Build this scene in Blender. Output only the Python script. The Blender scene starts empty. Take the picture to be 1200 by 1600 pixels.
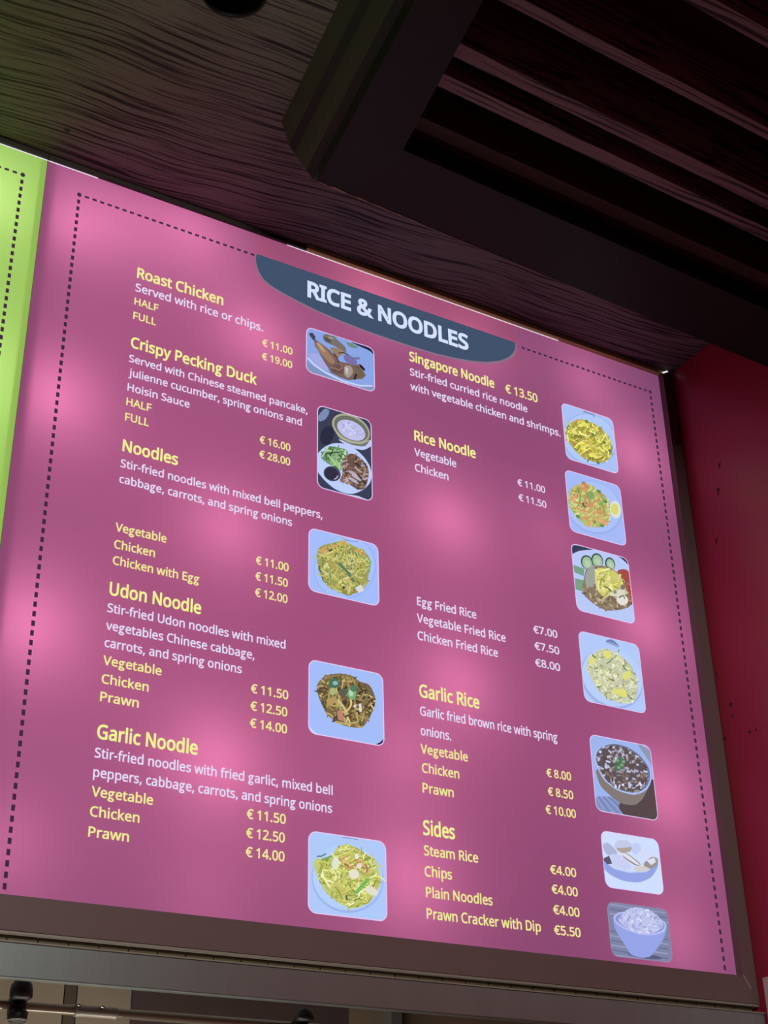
import bpy, math, random
from mathutils import Vector, Matrix

# ------------------------------------------------------------------ camera
sc = bpy.context.scene
COL = sc.collection
F_PX = 2234.38
RT = (0.86053567, 0.22993838, 0.4545401)      # board's right, in camera axes (x right, y down, z ahead)
FW = (-0.5090327, 0.421597, 0.75042767)       # into the board
UP = (-0.01908062, -0.87714555, 0.47984541)   # up
EYE = Vector((0.0, -1.5, 1.5))
cam_d = bpy.data.cameras.new('camera')
cam = bpy.data.objects.new('camera', cam_d)
COL.objects.link(cam)
ax = [Vector((RT[i], FW[i], UP[i])) for i in range(3)]
cx, cy, cz = ax[0].normalized(), -ax[1].normalized(), -ax[2].normalized()
cam.matrix_world = Matrix(((cx.x, cy.x, cz.x, EYE.x), (cx.y, cy.y, cz.y, EYE.y), (cx.z, cy.z, cz.z, EYE.z), (0, 0, 0, 1)))
cam_d.sensor_fit = 'AUTO'
cam_d.sensor_width = 36.0
cam_d.lens = F_PX / 1600 * 36.0
cam_d.clip_start = 0.02
sc.camera = cam


def ray(px, py):
    d = (px - 600.0, py - 800.0, F_PX)
    return Vector((sum(a * b for a, b in zip(d, RT)), sum(a * b for a, b in zip(d, FW)), sum(a * b for a, b in zip(d, UP))))


def on_y(px, py, y=0.0):
    r = ray(px, py)
    return EYE + r * ((y - EYE.y) / r.y)


def on_z(px, py, z):
    r = ray(px, py)
    return EYE + r * ((z - EYE.z) / r.z)


def on_x(px, py, x):
    r = ray(px, py)
    return EYE + r * ((x - EYE.x) / r.x)


# ------------------------------------------------------------------ light and exposure
sc.view_settings.view_transform = 'Standard'
sc.view_settings.look = 'None'
sc.view_settings.exposure = 0.0
sc.view_settings.gamma = 1.0
sc.view_settings.use_curve_mapping = False
try:
    sc.cycles.use_denoising = True
    sc.cycles.max_bounces = 8
except Exception:
    pass
world = bpy.data.worlds.new('room_ambience')
sc.world = world
world.use_nodes = True
world.node_tree.nodes['Background'].inputs[0].default_value = (1.0, 0.93, 0.85, 1)
world.node_tree.nodes['Background'].inputs[1].default_value = WORLD = 0.055


def area_lamp(name, loc, target, size, power, color):
    d = bpy.data.lights.new(name, 'AREA')
    d.shape = 'RECTANGLE'
    d.size, d.size_y = size
    d.energy = power
    d.color = color
    o = bpy.data.objects.new(name, d)
    COL.objects.link(o)
    o.location = loc
    o.rotation_euler = (Vector(target) - Vector(loc)).to_track_quat('-Z', 'Y').to_euler()
    return o


# unseen fill lamps added to brighten the frame and steel, and the hatch panels
area_lamp('front_fill_light', (0.2, -1.95, 2.84), (0.5, -1.0, 1.2), (0.5, 0.5), 42.0, (1.0, 0.95, 0.88))
area_lamp('hatch_fill_light', (0.5, 0.10, 1.35), (0.5, 0.42, 1.86), (0.9, 0.1), 3.2, (1.0, 0.93, 0.84))

# LED modules inside the two light boxes: (x, z, watts)
LED_Y = 0.072
LEDS = [
    (0.425, 2.78, .26), (0.425, 2.50, .34), (0.425, 2.185, .34), (0.425, 1.93, .16),
    (0.50, 2.81, .12), (0.60, 2.83, .22), (0.705, 2.69, .26), (0.670, 2.375, .26), (0.668, 2.06, .32), (0.66, 1.90, .08),
    (0.90, 2.82, .22), (1.015, 2.475, .28), (1.02, 2.225, .26), (0.935, 1.95, .26), (0.93, 2.11, .14), (1.08, 2.80, .18),
    (1.385, 2.69, .26), (1.365, 2.385, .26), (1.37, 2.12, .28), (1.36, 1.92, .16), (1.30, 2.81, .16), (1.20, 2.50, .08),
]
GREEN_LEDS = [(0.30, 2.78, .30), (0.30, 2.50, .36), (0.30, 2.2, .36), (0.0, 2.7, .3), (0.0, 2.4, .3), (0.0, 2.1, .3),
              (-0.3, 2.7, .3), (-0.3, 2.4, .3), (-0.3, 2.1, .3)]
for (x, z, p) in LEDS + GREEN_LEDS:
    d = bpy.data.lights.new('led_module', 'POINT')
    d.energy = p * 0.43
    d.shadow_soft_size = 0.02
    d.color = (0.92, 0.93, 1.0)
    o = bpy.data.objects.new('led_module', d)
    COL.objects.link(o)
    o.location = (x, LED_Y, z)


# ------------------------------------------------------------------ helpers
def s2l(v):
    v = v / 255.0
    return v / 12.92 if v <= 0.04045 else ((v + 0.055) / 1.055) ** 2.4


def lin(rgb):
    return tuple(s2l(c) for c in rgb) + (1.0,)


def new_mat(name):
    m = bpy.data.materials.new(name)
    m.use_nodes = True
    return m, m.node_tree.nodes, m.node_tree.links


def plain(name, rgb, rough=0.5, metal=0.0, var=0.12, scale=30.0, bump=0.0, spec=0.5, stretch=(1, 1, 1)):
    m, n, l = new_mat(name)
    b = n['Principled BSDF']
    b.inputs['Roughness'].default_value = rough
    b.inputs['Metallic'].default_value = metal
    b.inputs['Specular IOR Level'].default_value = spec
    tc = n.new('ShaderNodeTexCoord')
    mp = n.new('ShaderNodeMapping')
    mp.inputs['Scale'].default_value = stretch
    nz = n.new('ShaderNodeTexNoise')
    nz.inputs['Scale'].default_value = scale
    nz.inputs['Detail'].default_value = 4
    mx = n.new('ShaderNodeMix')
    mx.data_type = 'RGBA'
    c = lin(rgb)
    mx.inputs['A'].default_value = tuple(v * (1 - var) for v in c[:3]) + (1,)
    mx.inputs['B'].default_value = tuple(min(1, v * (1 + var)) for v in c[:3]) + (1,)
    l.new(tc.outputs['Object'], mp.inputs['Vector'])
    l.new(mp.outputs[0], nz.inputs['Vector'])
    l.new(nz.outputs[0], mx.inputs['Factor'])
    l.new(mx.outputs['Result'], b.inputs['Base Color'])
    if bump:
        bp = n.new('ShaderNodeBump')
        bp.inputs['Strength'].default_value = bump
        bp.inputs['Distance'].default_value = 0.002
        l.new(nz.outputs[0], bp.inputs['Height'])
        l.new(bp.outputs[0], b.inputs['Normal'])
    return m


def wood(name, light, dark, yaw=-5.0, freq=95.0, along=2.6, lo=0.40, hi=0.50, rough=0.6, warp=0.10, zf=6.0):
    """Brushed boards whose dark grain lines run along X, wavering and ending."""
    m, n, l = new_mat(name)
    b = n['Principled BSDF']
    b.inputs['Roughness'].default_value = rough
    b.inputs['Specular IOR Level'].default_value = 0.25
    tc = n.new('ShaderNodeTexCoord')
    rot = n.new('ShaderNodeMapping')
    rot.inputs['Rotation'].default_value = (0, 0, math.radians(-yaw))
    l.new(tc.outputs['Object'], rot.inputs['Vector'])
    # slow warp
    wz = n.new('ShaderNodeTexNoise')
    wz.inputs['Scale'].default_value = 3.2
    wz.inputs['Detail'].default_value = 2
    l.new(rot.outputs[0], wz.inputs['Vector'])
    sub = n.new('ShaderNodeVectorMath')
    sub.operation = 'SUBTRACT'
    sub.inputs[1].default_value = (0.5, 0.5, 0.5)
    l.new(wz.outputs['Color'], sub.inputs[0])
    scl = n.new('ShaderNodeVectorMath')
    scl.operation = 'MULTIPLY'
    scl.inputs[1].default_value = (0.0, warp, 0.0)
    l.new(sub.outputs[0], scl.inputs[0])
    add = n.new('ShaderNodeVectorMath')
    l.new(rot.outputs[0], add.inputs[0])
    l.new(scl.outputs[0], add.inputs[1])
    st = n.new('ShaderNodeMapping')
    st.inputs['Scale'].default_value = (along, freq, zf)
    l.new(add.outputs[0], st.inputs['Vector'])
    nz = n.new('ShaderNodeTexNoise')
    nz.inputs['Scale'].default_value = 1.0
    nz.inputs['Detail'].default_value = 3.0
    nz.inputs['Roughness'].default_value = 0.55
    l.new(st.outputs[0], nz.inputs['Vector'])
    rp = n.new('ShaderNodeValToRGB')
    rp.color_ramp.elements[0].position = lo
    rp.color_ramp.elements[0].color = lin(dark)
    rp.color_ramp.elements[1].position = hi
    rp.color_ramp.elements[1].color = lin(light)
    l.new(nz.outputs[0], rp.inputs['Fac'])
    l.new(rp.outputs['Color'], b.inputs['Base Color'])
    bp = n.new('ShaderNodeBump')
    bp.inputs['Strength'].default_value = 0.5
    bp.inputs['Distance'].default_value = 0.002
    l.new(nz.outputs[0], bp.inputs['Height'])
    l.new(bp.outputs[0], b.inputs['Normal'])
    return m


def glow(name, rgb, strength=1.0):
    """Printed ink on the backlit film: it gives off the light that passes through it."""
    m, n, l = new_mat(name)
    n.remove(n['Principled BSDF'])
    e = n.new('ShaderNodeEmission')
    e.inputs[0].default_value = lin(rgb)
    e.inputs[1].default_value = strength
    l.new(e.outputs[0], n['Material Output'].inputs['Surface'])
    return m


def link(o, parent=None):
    COL.objects.link(o)
    if parent:
        o.parent = parent
    return o


def empty(name, loc, label=None, cat=None, group=None):
    o = bpy.data.objects.new(name, None)
    o.empty_display_size = 0.05
    o.location = loc
    COL.objects.link(o)
    tag(o, label, cat, group)
    return o


def tag(o, label=None, cat=None, group=None, kind=None):
    for k, v in (('label', label), ('category', cat), ('group', group), ('kind', kind)):
        if v:
            o[k] = v
    return o


def root_loc(p):
    v = Vector((0, 0, 0))
    while p:
        v = v + p.location
        p = p.parent
    return v


def obj(name, verts, faces, mats, parent=None, fmat=None, smooth=False):
    off = root_loc(parent)
    me = bpy.data.meshes.new(name)
    me.from_pydata([tuple(Vector(v) - off) for v in verts], [], faces)
    for m in (mats if isinstance(mats, (list, tuple)) else [mats]):
        me.materials.append(m)
    if fmat:
        me.polygons.foreach_set('material_index', fmat)
    if smooth:
        me.polygons.foreach_set('use_smooth', [True] * len(me.polygons))
    me.update()
    return link(bpy.data.objects.new(name, me), parent)


BOXF = [(0, 3, 2, 1), (4, 5, 6, 7), (0, 1, 5, 4), (1, 2, 6, 5), (2, 3, 7, 6), (3, 0, 4, 7)]


def boxv(x0, x1, y0, y1, z0, z1):
    return [(x0, y0, z0), (x1, y0, z0), (x1, y1, z0), (x0, y1, z0), (x0, y0, z1), (x1, y0, z1), (x1, y1, z1), (x0, y1, z1)]


def box(name, x0, x1, y0, y1, z0, z1, m, parent=None, bevel=0.0):
    o = obj(name, boxv(x0, x1, y0, y1, z0, z1), BOXF, m, parent)
    if bevel:
        md = o.modifiers.new('bevel', 'BEVEL')
        md.width = bevel
        md.segments = 3
    return o


class MB:
    def __init__(s):
        s.v, s.f = [], []

    def add(s, v, f):
        b = len(s.v)
        s.v += [tuple(p) for p in v]
        s.f += [tuple(i + b for i in q) for q in f]

    def box(s, *a):
        s.add(boxv(*a), BOXF)

    def prism(s, top, bot):
        """closed solid between two polygons of equal count"""
        n = len(top)
        f = [tuple(range(n)), tuple(range(2 * n - 1, n - 1, -1))]
        f += [(i, i + n, (i + 1) % n + n, (i + 1) % n) for i in range(n)]
        s.add(list(top) + list(bot), f)

    def lathe(s, p0, axis, prof, seg=32, caps=True):
        axis = Vector(axis).normalized()
        a = axis.orthogonal().normalized()
        b = axis.cross(a)
        v, f = [], []
        for (t, r) in prof:
            for k in range(seg):
                an = 2 * math.pi * k / seg
                v.append(Vector(p0) + axis * t + (a * math.cos(an) + b * math.sin(an)) * r)
        for i in range(len(prof) - 1):
            for k in range(seg):
                k2 = (k + 1) % seg
                f.append((i * seg + k, i * seg + k2, (i + 1) * seg + k2, (i + 1) * seg + k))
        if caps:
            f.append(tuple(range(seg - 1, -1, -1)))
            f.append(tuple((len(prof) - 1) * seg + k for k in range(seg)))
        s.add(v, f)

    def out(s, name, m, parent=None, smooth=False):
        return obj(name, s.v, s.f, m, parent, smooth=smooth)


# ------------------------------------------------------------------ materials
M = {}
M['ceiling'] = wood('brushed_brown_boards', (112, 104, 101), (34, 30, 31), freq=230, along=5.5, lo=0.39, hi=0.52, warp=0.07)
M['slat'] = wood('brown_slat_wood', (118, 90, 96), (44, 32, 36), yaw=0, freq=210, along=4, warp=0.03, zf=160.0)
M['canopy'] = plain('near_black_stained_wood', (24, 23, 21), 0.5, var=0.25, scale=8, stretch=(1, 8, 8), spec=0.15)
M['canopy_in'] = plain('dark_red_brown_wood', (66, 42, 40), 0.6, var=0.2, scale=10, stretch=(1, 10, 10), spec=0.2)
M['red'] = plain('red_wall_paint', (150, 28, 54), 0.34, var=0.06, scale=6, spec=0.5)
M['scuff'] = plain('dark_scuff', (40, 10, 18), 0.7)
M['frame'] = plain('brown_painted_aluminium', (112, 90, 91), 0.42, var=0.05, scale=14, spec=0.4)
M['frame_gold'] = plain('gold_brown_anodised_strip', (190, 186, 112), 0.5, 0.0, var=0.05)
M['lit_mitre'] = plain('pink_lit_mitre_edge', (176, 132, 138), 0.4)
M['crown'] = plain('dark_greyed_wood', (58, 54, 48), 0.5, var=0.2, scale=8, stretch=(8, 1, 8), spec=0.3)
M['chip'] = plain('worn_pale_wood', (150, 122, 104), 0.7, var=0.3, scale=90)
M['alu'] = plain('bare_aluminium', (160, 154, 142), 0.4, 0.3, var=0.05)
M['steel'] = plain('brushed_steel', (150, 162, 160), 0.38, 0.9, var=0.10, scale=6, stretch=(5, 5, 0.4))
M['chrome'] = plain('chrome', (215, 210, 200), 0.10, 1.0, var=0.03)
M['tube'] = plain('polished_tube', (150, 142, 124), 0.16, 0.5, var=0.08)
M['black'] = plain('black_plastic', (24, 23, 23), 0.45)
M['white_in'] = plain('white_box_lining', (150, 150, 154), 0.8)
M['olive'] = plain('olive_gap_reflection', (92, 84, 58), 0.5, var=0.3, scale=60)
M['paper'] = plain('pinkish_paper', (214, 176, 186), 0.7)
M['beige'] = plain('beige_steel_panel', (164, 150, 130), 0.45, 0.0, var=0.12, scale=5, stretch=(6, 1, .3))
M['tan'] = plain('tan_wood_panel', (140, 122, 100), 0.6, var=0.25, scale=9, stretch=(1, 1, 6))
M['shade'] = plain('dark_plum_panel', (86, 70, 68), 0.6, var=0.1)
M['seam'] = plain('dark_seam_strip', (96, 84, 72), 0.5)
M['post'] = plain('grey_post', (104, 104, 98), 0.5)
M['floor'] = plain('dark_floor_tiles', (70, 64, 60), 0.5)
M['plaster'] = plain('pale_plaster', (150, 140, 132), 0.8)
M['clear'] = plain('clear_plastic', (235, 230, 220), 0.08, var=0.02)
M['clear'].node_tree.nodes['Principled BSDF'].inputs['Transmission Weight'].default_value = 0.85


FILM_OFF = {'pink_backlit_film': (0.92325, 1.8375), 'green_backlit_film': (-0.16, 1.8375)}     # base points of the two boxes


def film_mat(name, rgb, glow_rgb, accent=None, border=None):
    """Printed translucent film: mostly passes on the LED light behind it, plus the even glow of the diffuser sheet."""
    m, n, l = new_mat(name)
    n.remove(n['Principled BSDF'])
    tr = n.new('ShaderNodeBsdfTranslucent')
    df = n.new('ShaderNodeBsdfDiffuse')
    em = n.new('ShaderNodeEmission')
    em.inputs[0].default_value = lin(glow_rgb)
    a1 = n.new('ShaderNodeAddShader')
    mx = n.new('ShaderNodeMixShader')
    mx.inputs[0].default_value = 0.12
    l.new(tr.outputs[0], mx.inputs[1])
    l.new(df.outputs[0], mx.inputs[2])
    l.new(mx.outputs[0], a1.inputs[0])
    l.new(em.outputs[0], a1.inputs[1])
    l.new(a1.outputs[0], n['Material Output'].inputs['Surface'])
    col = n.new('ShaderNodeRGB')
    col.outputs[0].default_value = lin(rgb)
    src = col.outputs[0]
    if accent:      # printed salmon halo box behind the heading banner
        argb, x0, x1, z0 = accent
        tc = n.new('ShaderNodeTexCoord')
        sp = n.new('ShaderNodeSeparateXYZ')
        l.new(tc.outputs['Object'], sp.inputs[0])

        def ramp(sock, a, b):
            r = n.new('ShaderNodeMapRange')
            r.interpolation_type = 'SMOOTHSTEP'
            r.inputs['From Min'].default_value = a
            r.inputs['From Max'].default_value = b
            l.new(sock, r.inputs['Value'])
            return r.outputs[0]

        def mul(a, b):
            q = n.new('ShaderNodeMath')
            q.operation = 'MULTIPLY'
            l.new(a, q.inputs[0])
            l.new(b, q.inputs[1])
            return q.outputs[0]
        k = mul(mul(ramp(sp.outputs['X'], x0 - .006, x0 + .022), ramp(sp.outputs['X'], x1 + .006, x1 - .022)), ramp(sp.outputs['Z'], z0 - .05, z0 + .05))
        mixc = n.new('ShaderNodeMix')
        mixc.data_type = 'RGBA'
        mixc.inputs['B'].default_value = lin(argb)
        l.new(k, mixc.inputs['Factor'])
        l.new(src, mixc.inputs['A'])
        src = mixc.outputs['Result']
    for s in (tr, df):
        l.new(src, s.inputs['Color'])
    if border:      # printed dashed border: plum dashes along a rectangle, interrupted at the banner
        x0, x1, z0, z1, g0, g1 = border
        tc = n.new('ShaderNodeTexCoord')
        sp = n.new('ShaderNodeSeparateXYZ')
        l.new(tc.outputs['Object'], sp.inputs[0])
        off = FILM_OFF[name]

        def mth(op, a, b=None):
            q = n.new('ShaderNodeMath')
            q.operation = op
            for i_, v in enumerate((a, b)):
                if v is None:
                    continue
                if isinstance(v, float):
                    q.inputs[i_].default_value = v
                else:
                    l.new(v, q.inputs[i_])
            return q.outputs[0]
        X = mth('ADD', sp.outputs['X'], off[0])
        Z = mth('ADD', sp.outputs['Z'], off[1])

        def near(v, c, w):
            return mth('LESS_THAN', mth('ABSOLUTE', mth('SUBTRACT', v, c)), w)

        def dash(v, c0, c1, pitch, half):
            p_ = (c1 - c0) / round((c1 - c0) / pitch)
            fr_ = mth('FRACT', mth('ADD', mth('DIVIDE', mth('SUBTRACT', v, c0), p_), 0.5))
            on = mth('LESS_THAN', mth('ABSOLUTE', mth('SUBTRACT', fr_, 0.5)), half / p_)
            return mth('MULTIPLY', on, near(v, (c0 + c1) / 2, (c1 - c0) / 2 + half))
        vert = mth('MULTIPLY', mth('MAXIMUM', near(X, x0, .0021), near(X, x1, .0021)), dash(Z, z0, z1, .01218, .0034))
        horz = mth('MULTIPLY', mth('MAXIMUM', near(Z, z1, .0018), near(Z, z0, .0018)), dash(X, x0, x1, .01092, .0031))
        horz = mth('MULTIPLY', horz, mth('SUBTRACT', 1.0, near(X, (g0 + g1) / 2, max(1e-4, (g1 - g0) / 2))))
        mask = mth('MINIMUM', mth('ADD', vert, horz), 1.0)
        ink = n.new('ShaderNodeEmission')
        ink.inputs[0].default_value = lin((66, 40, 62))
        ms = n.new('ShaderNodeMixShader')
        l.new(mask, ms.inputs[0])
        l.new(a1.outputs[0], ms.inputs[1])
        l.new(ink.outputs[0], ms.inputs[2])
        l.new(ms.outputs[0], n['Material Output'].inputs['Surface'])
    return m


INK = {
    't': glow('ink_heading_yellow', (243, 241, 150)),
    'y': glow('ink_yellow', (240, 234, 150)),
    'w': glow('ink_white', (228, 220, 248)),
    'h': glow('ink_banner_white', (214, 226, 250)),
    'banner': glow('ink_slate', (66, 82, 108)),
    'banner_rim': glow('ink_grey_rim', (140, 112, 134)),
    'edge': glow('bare_edge_and_leak_glow', (250, 236, 252), 1.0),
}
M['film_pink'] = film_mat('pink_backlit_film', (238, 128, 167), (86, 55, 90), ((246, 122, 146), 0.690 - 0.92325, 1.176 - 0.92325, 2.79 - 1.8375), (0.4315, 1.4400, 1.8725, 2.8300, 0.698, 1.168))
M['film_green'] = film_mat('green_backlit_film', (204, 236, 138), (116, 150, 72), None, (-0.655, 0.3520, 1.8725, 2.8305, -3.0, -3.0))

# ------------------------------------------------------------------ the room
ZC = 2.878          # ceiling height
XW = 1.485          # red wall
cu = bpy.data.curves.new('ceiling', 'CURVE')
cu.dimensions = '2D'
cu.fill_mode = 'BOTH'
cu.extrude = 0.012


def ring(pts):
    s = cu.splines.new('POLY')
    s.points.add(len(pts) - 1)
    for p, q in zip(s.points, pts):
        p.co = (q[0], q[1], 0, 1)
    s.use_cyclic_u = True


DLX, DLY, DLR = 0.482, -0.383, 0.0395
ring([(-2.2, -4.2), (XW, -4.2), (XW, 0.30), (-2.2, 0.30)])
ring([(DLX + DLR * math.cos(-2 * math.pi * k / 64), DLY + DLR * math.sin(-2 * math.pi * k / 64)) for k in range(64)])
tmp = bpy.data.objects.new('tmp', cu)
COL.objects.link(tmp)
bpy.context.view_layer.update()
dg = bpy.context.evaluated_depsgraph_get()
me = bpy.data.meshes.new_from_object(tmp.evaluated_get(dg))
bpy.data.objects.remove(tmp)
me.name = 'ceiling'
me.materials.clear()
me.materials.append(M['ceiling'])
ceil = link(bpy.data.objects.new('ceiling', me))
ceil.location = (0, 0, ZC + 0.012)
tag(ceil, 'brown wood-grain boarded ceiling above the menu boards', 'ceiling', kind='structure')

# red wall with scuffs that stand in its paint
mb = MB()
mb.box(XW, XW + 0.12, -4.2, 1.2, 0, ZC)
nf = len(mb.f)
for (a, b, w) in [((1126, 720), (1122, 733), .0025), ((1123, 762), (1121, 768), .005), ((1122, 768), (1122, 775), .0022), ((1120, 838), (1118, 853), .0022),
                  ((1120, 1050), (1119, 1056), .002), ((1140, 1098), (1143, 1104), .0035), ((1145, 1115), (1144, 1122), .0015),
                  ((1170, 1141), (1172, 1146), .003), ((1180, 1138), (1182, 1142), .002), ((1131, 1152), (1134, 1156), .0025)]:
    p, q = on_x(*a, XW - .0004), on_x(*b, XW - .0004)
    t = (q - p).normalized()
    s = Vector((0, -t.z, t.y)) * w
    mid = (p + q) / 2
    mb.add([p, mid + s, q, mid - s], [(0, 1, 2, 3)])
fm = [0] * nf + [1] * (len(mb.f) - nf)
w = obj('wall_right', mb.v, mb.f, [M['red'], M['scuff']], fmat=fm)
tag(w, 'dark red painted side wall with small scuffs', 'wall', kind='structure')
w = box('wall_back', -2.2, XW, 0.14, 0.17, 1.836, ZC, M['plaster'])
tag(w, 'wall that carries the menu light boxes', 'wall', kind='structure')
w = box('wall_front', -2.2, XW, -4.3, -4.2, 0, ZC, M['plaster'])
tag(w, 'pale wall on the far side of the dining room', 'wall', kind='structure')
w = box('wall_left', -2.3, -2.2, -4.3, 1.2, 0, ZC, M['plaster'])
tag(w, 'pale wall on the left of the dining room', 'wall', kind='structure')
w = box('floor', -2.2, XW, -4.2, 1.2, -0.1, 0, M['floor'])
tag(w, 'dark floor', 'floor', kind='structure')

# recessed lamp, switched off
c = Vector((DLX, DLY, ZC))
dl = empty('ceiling_downlight', c, 'round dark recessed ceiling light at the top edge of the photo', 'ceiling light')
mb = MB()
mb.lathe(c + Vector((0, 0, 0.0)), (0, 0, 1), [(0.0, DLR * .985), (0.07, DLR * .96), (0.07, 0.001)], 48, caps=False)
mb.out('lamp_can', M['black'], dl, True)
mb = MB()
mb.lathe(c, (0, 0, 1), [(0.0, DLR * 0.96), (-0.0022, DLR * 0.98), (-0.0022, DLR * 1.03), (0.0, DLR * 1.05)], 64, caps=False)
mb.out('trim_ring', M['canopy'], dl, True)
mb = MB()
mb.lathe(c + Vector((0, 0, 0.030)), (0, 0, 1), [(0.0, 0.022), (0.004, 0.026), (0.039, 0.014)], 32)
mb.out('bulb', M['shade'], dl, True)

p = on_z(105, 203, ZC)
mb = MB()
mb.lathe(p, (0, 0, -1), [(0.0, 0.0042), (0.0012, 0.0036), (0.0018, 0.002), (0.0012, 0.0008)], 20)
mb.out('ceiling_screw', M['black'])
tag(bpy.data.objects['ceiling_screw'], 'small dark screw head in the brown ceiling above the green board', 'screw')

# ------------------------------------------------------------------ hanging wooden canopy
P_LEVELS = [(0.0, 440, 190), (0.05, 451, 226), (0.055, 460, 239), (0.12, 478, 265), (0.125, 489, 280), (0.15, 497, 284)]
LEFT_DIR = Vector((-0.147, -1.0, 0))     # left end runs towards the viewer, slightly splayed
BACK_SLOPE = 0.036
Y_FRONT = -1.30
XR = XW


def outline(corner, z):
    t = (Y_FRONT - corner.y) / LEFT_DIR.y
    fl = corner + LEFT_DIR * t
    return [Vector((corner.x, corner.y, z)), Vector((fl.x, fl.y, z)), Vector((XR, Y_FRONT, z)), Vector((XR, corner.y + BACK_SLOPE * (XR - corner.x), z))]


rings = [outline(on_z(x, y, ZC - d), ZC - d) for (d, x, y) in P_LEVELS]
base = (rings[0][0] + rings[0][2]) / 2
canopy = empty('wooden_canopy', (base.x, base.y, ZC), 'near-black wooden slatted canopy with a stepped edge hanging from the ceiling', 'canopy')
# stepped crown moulding: the steps around the four sides, one mesh per step
STEP = ['crown_moulding', 'moulding_groove', 'crown_moulding', 'moulding_groove', 'moulding_lip']
for i in range(5):
    a, b = rings[i], rings[i + 1]
    v = a + b
    f = [(k, (k + 1) % 4, (k + 1) % 4 + 4, k + 4) for k in range(4)]
    # give the step its inner return so that it is a solid strip
    inn = [q + (base - q).normalized() * 0.02 for q in b]
    inn2 = [Vector((q.x, q.y, r.z)) for q, r in zip(inn, a)]
    v = v + inn + inn2
    f += [(k + 4, (k + 1) % 4 + 4, (k + 1) % 4 + 8, k + 8) for k in range(4)]
    f += [(k + 8, (k + 1) % 4 + 8, (k + 1) % 4 + 12, k + 12) for k in range(4)]
    obj(STEP[i], v, f, M['crown' if i % 2 == 0 else 'canopy'], canopy)  # lit and shaded tones of one wood: lighter steps, near-black grooves
zb = ZC - 0.15
# inner opening of the bottom frame
il0, il1 = on_z(717, 71, zb), on_z(640, 215, zb)
ildir = (il1 - il0).normalized()
yb0 = on_z(900, 353, zb)


def back_y(x, y0, x0):
    return y0 + BACK_SLOPE * (x - x0)


def left_x(y):
    return il0.x + ildir.x / ildir.y * (y - il0.y)


def cross_left(y0, x0):
    x = il1.x
    for _ in range(20):
        x = left_x(back_y(x, y0, x0))
    return Vector((x, back_y(x, y0, x0), 0))


XI = 1.452
YI = -1.22
ic = cross_left(yb0.y, yb0.x)
inner = [ic, Vector((left_x(YI), YI, 0)), Vector((XI, YI, 0)), Vector((XI, back_y(XI, yb0.y, yb0.x), 0))]
outer = [Vector((q.x, q.y, 0)) for q in rings[-1]]
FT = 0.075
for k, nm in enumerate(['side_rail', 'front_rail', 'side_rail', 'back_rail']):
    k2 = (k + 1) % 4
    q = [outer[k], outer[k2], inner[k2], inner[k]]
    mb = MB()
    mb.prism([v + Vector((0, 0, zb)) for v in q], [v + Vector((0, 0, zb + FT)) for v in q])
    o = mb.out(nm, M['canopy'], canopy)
# paint worn off along the lower back edge
rnd = random.Random(4)
ea, eb = rings[-1][0], rings[-1][3]
V, Fc = [], []
NS = 46
for k in range(NS + 1):
    t = k / NS * 0.42
    q = ea.lerp(eb, t)
    wd = max(.0004, .0032 * (1 - t / .36) * rnd.uniform(.1, 1.0) if t < .36 else .0004)
    V += [(q.x, q.y + .0002, zb + .0003), (q.x, q.y - wd, zb - .0005), (q.x, q.y + .0002, zb - .0005), (q.x, q.y + .0006, zb + .0012 * rnd.uniform(.2, 1))]
for k in range(NS):
    b = k * 4
    Fc += [(b + 1, b + 2, b + 6, b + 5), (b + 2, b + 3, b + 7, b + 6)]
obj('worn_edge', V, Fc, M['chip'], canopy)
# recess board above the slats
mb = MB()
e = 0.004
q = [inner[0] + Vector((-e, e, 0)), inner[1] + Vector((-e, -e, 0)), inner[2] + Vector((e, -e, 0)), inner[3] + Vector((e, e, 0))]
mb.prism([v + Vector((0, 0, ZC - 0.03)) for v in q], [v + Vector((0, 0, ZC - 0.003)) for v in q])
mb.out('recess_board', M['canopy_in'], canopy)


def slat(ya, yb, drop, depth, m, xa=900, xb=900, name='slat'):
    """slat between two image heights at column 900, its underside `drop` below the ceiling"""
    z = ZC - drop
    a, b = on_z(xa, ya, z), on_z(xb, yb, z)
    la, lb = cross_left(a.y, a.x), cross_left(b.y, b.x)
    q = [la, lb, Vector((XI, back_y(XI, b.y, b.x), 0)), Vector((XI, back_y(XI, a.y, a.x), 0))]
    mb = MB()
    mb.prism([v + Vector((0, 0, z)) for v in q], [v + Vector((0, 0, z + depth)) for v in q])
    return mb.out(name, m, canopy)


slat(328, 293, 0.118, 0.088, M['canopy_in'])
slat(236, 214, 0.118, 0.088, M['slat'])
slat(181, 157, 0.118, 0.088, M['slat'])
slat(63, 42, 0.118, 0.088, M['slat'])
slat(0, 0, 0.118, 0.088, M['slat'], 1067, 1119)
for yy in (-0.80, -0.92, -1.04):      # further slats beyond the top of the frame
    z = ZC - 0.118
    la, lb = cross_left(yy, 1.0), cross_left(yy - 0.03, 1.0)
    mb = MB()
    q = [la, lb, Vector((XI, back_y(XI, yy - .03, 1.0), 0)), Vector((XI, back_y(XI, yy, 1.0), 0))]
    mb.prism([v + Vector((0, 0, z)) for v in q], [v + Vector((0, 0, z + .088)) for v in q])
    mb.out('slat', M['slat'], canopy)

# ------------------------------------------------------------------ light boxes
FX0, FX1, FZ0, FZ1 = 0.3835, 1.463, 1.862, 2.870      # lit film of the pink box
PR = 0.012                                           # how far the frame stands proud
board = empty('menu_light_box', ((FX0 + FX1) / 2, 0.06, 1.8375), 'lit pink menu light box listing rice and noodle dishes in a brown frame', 'menu board')


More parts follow.
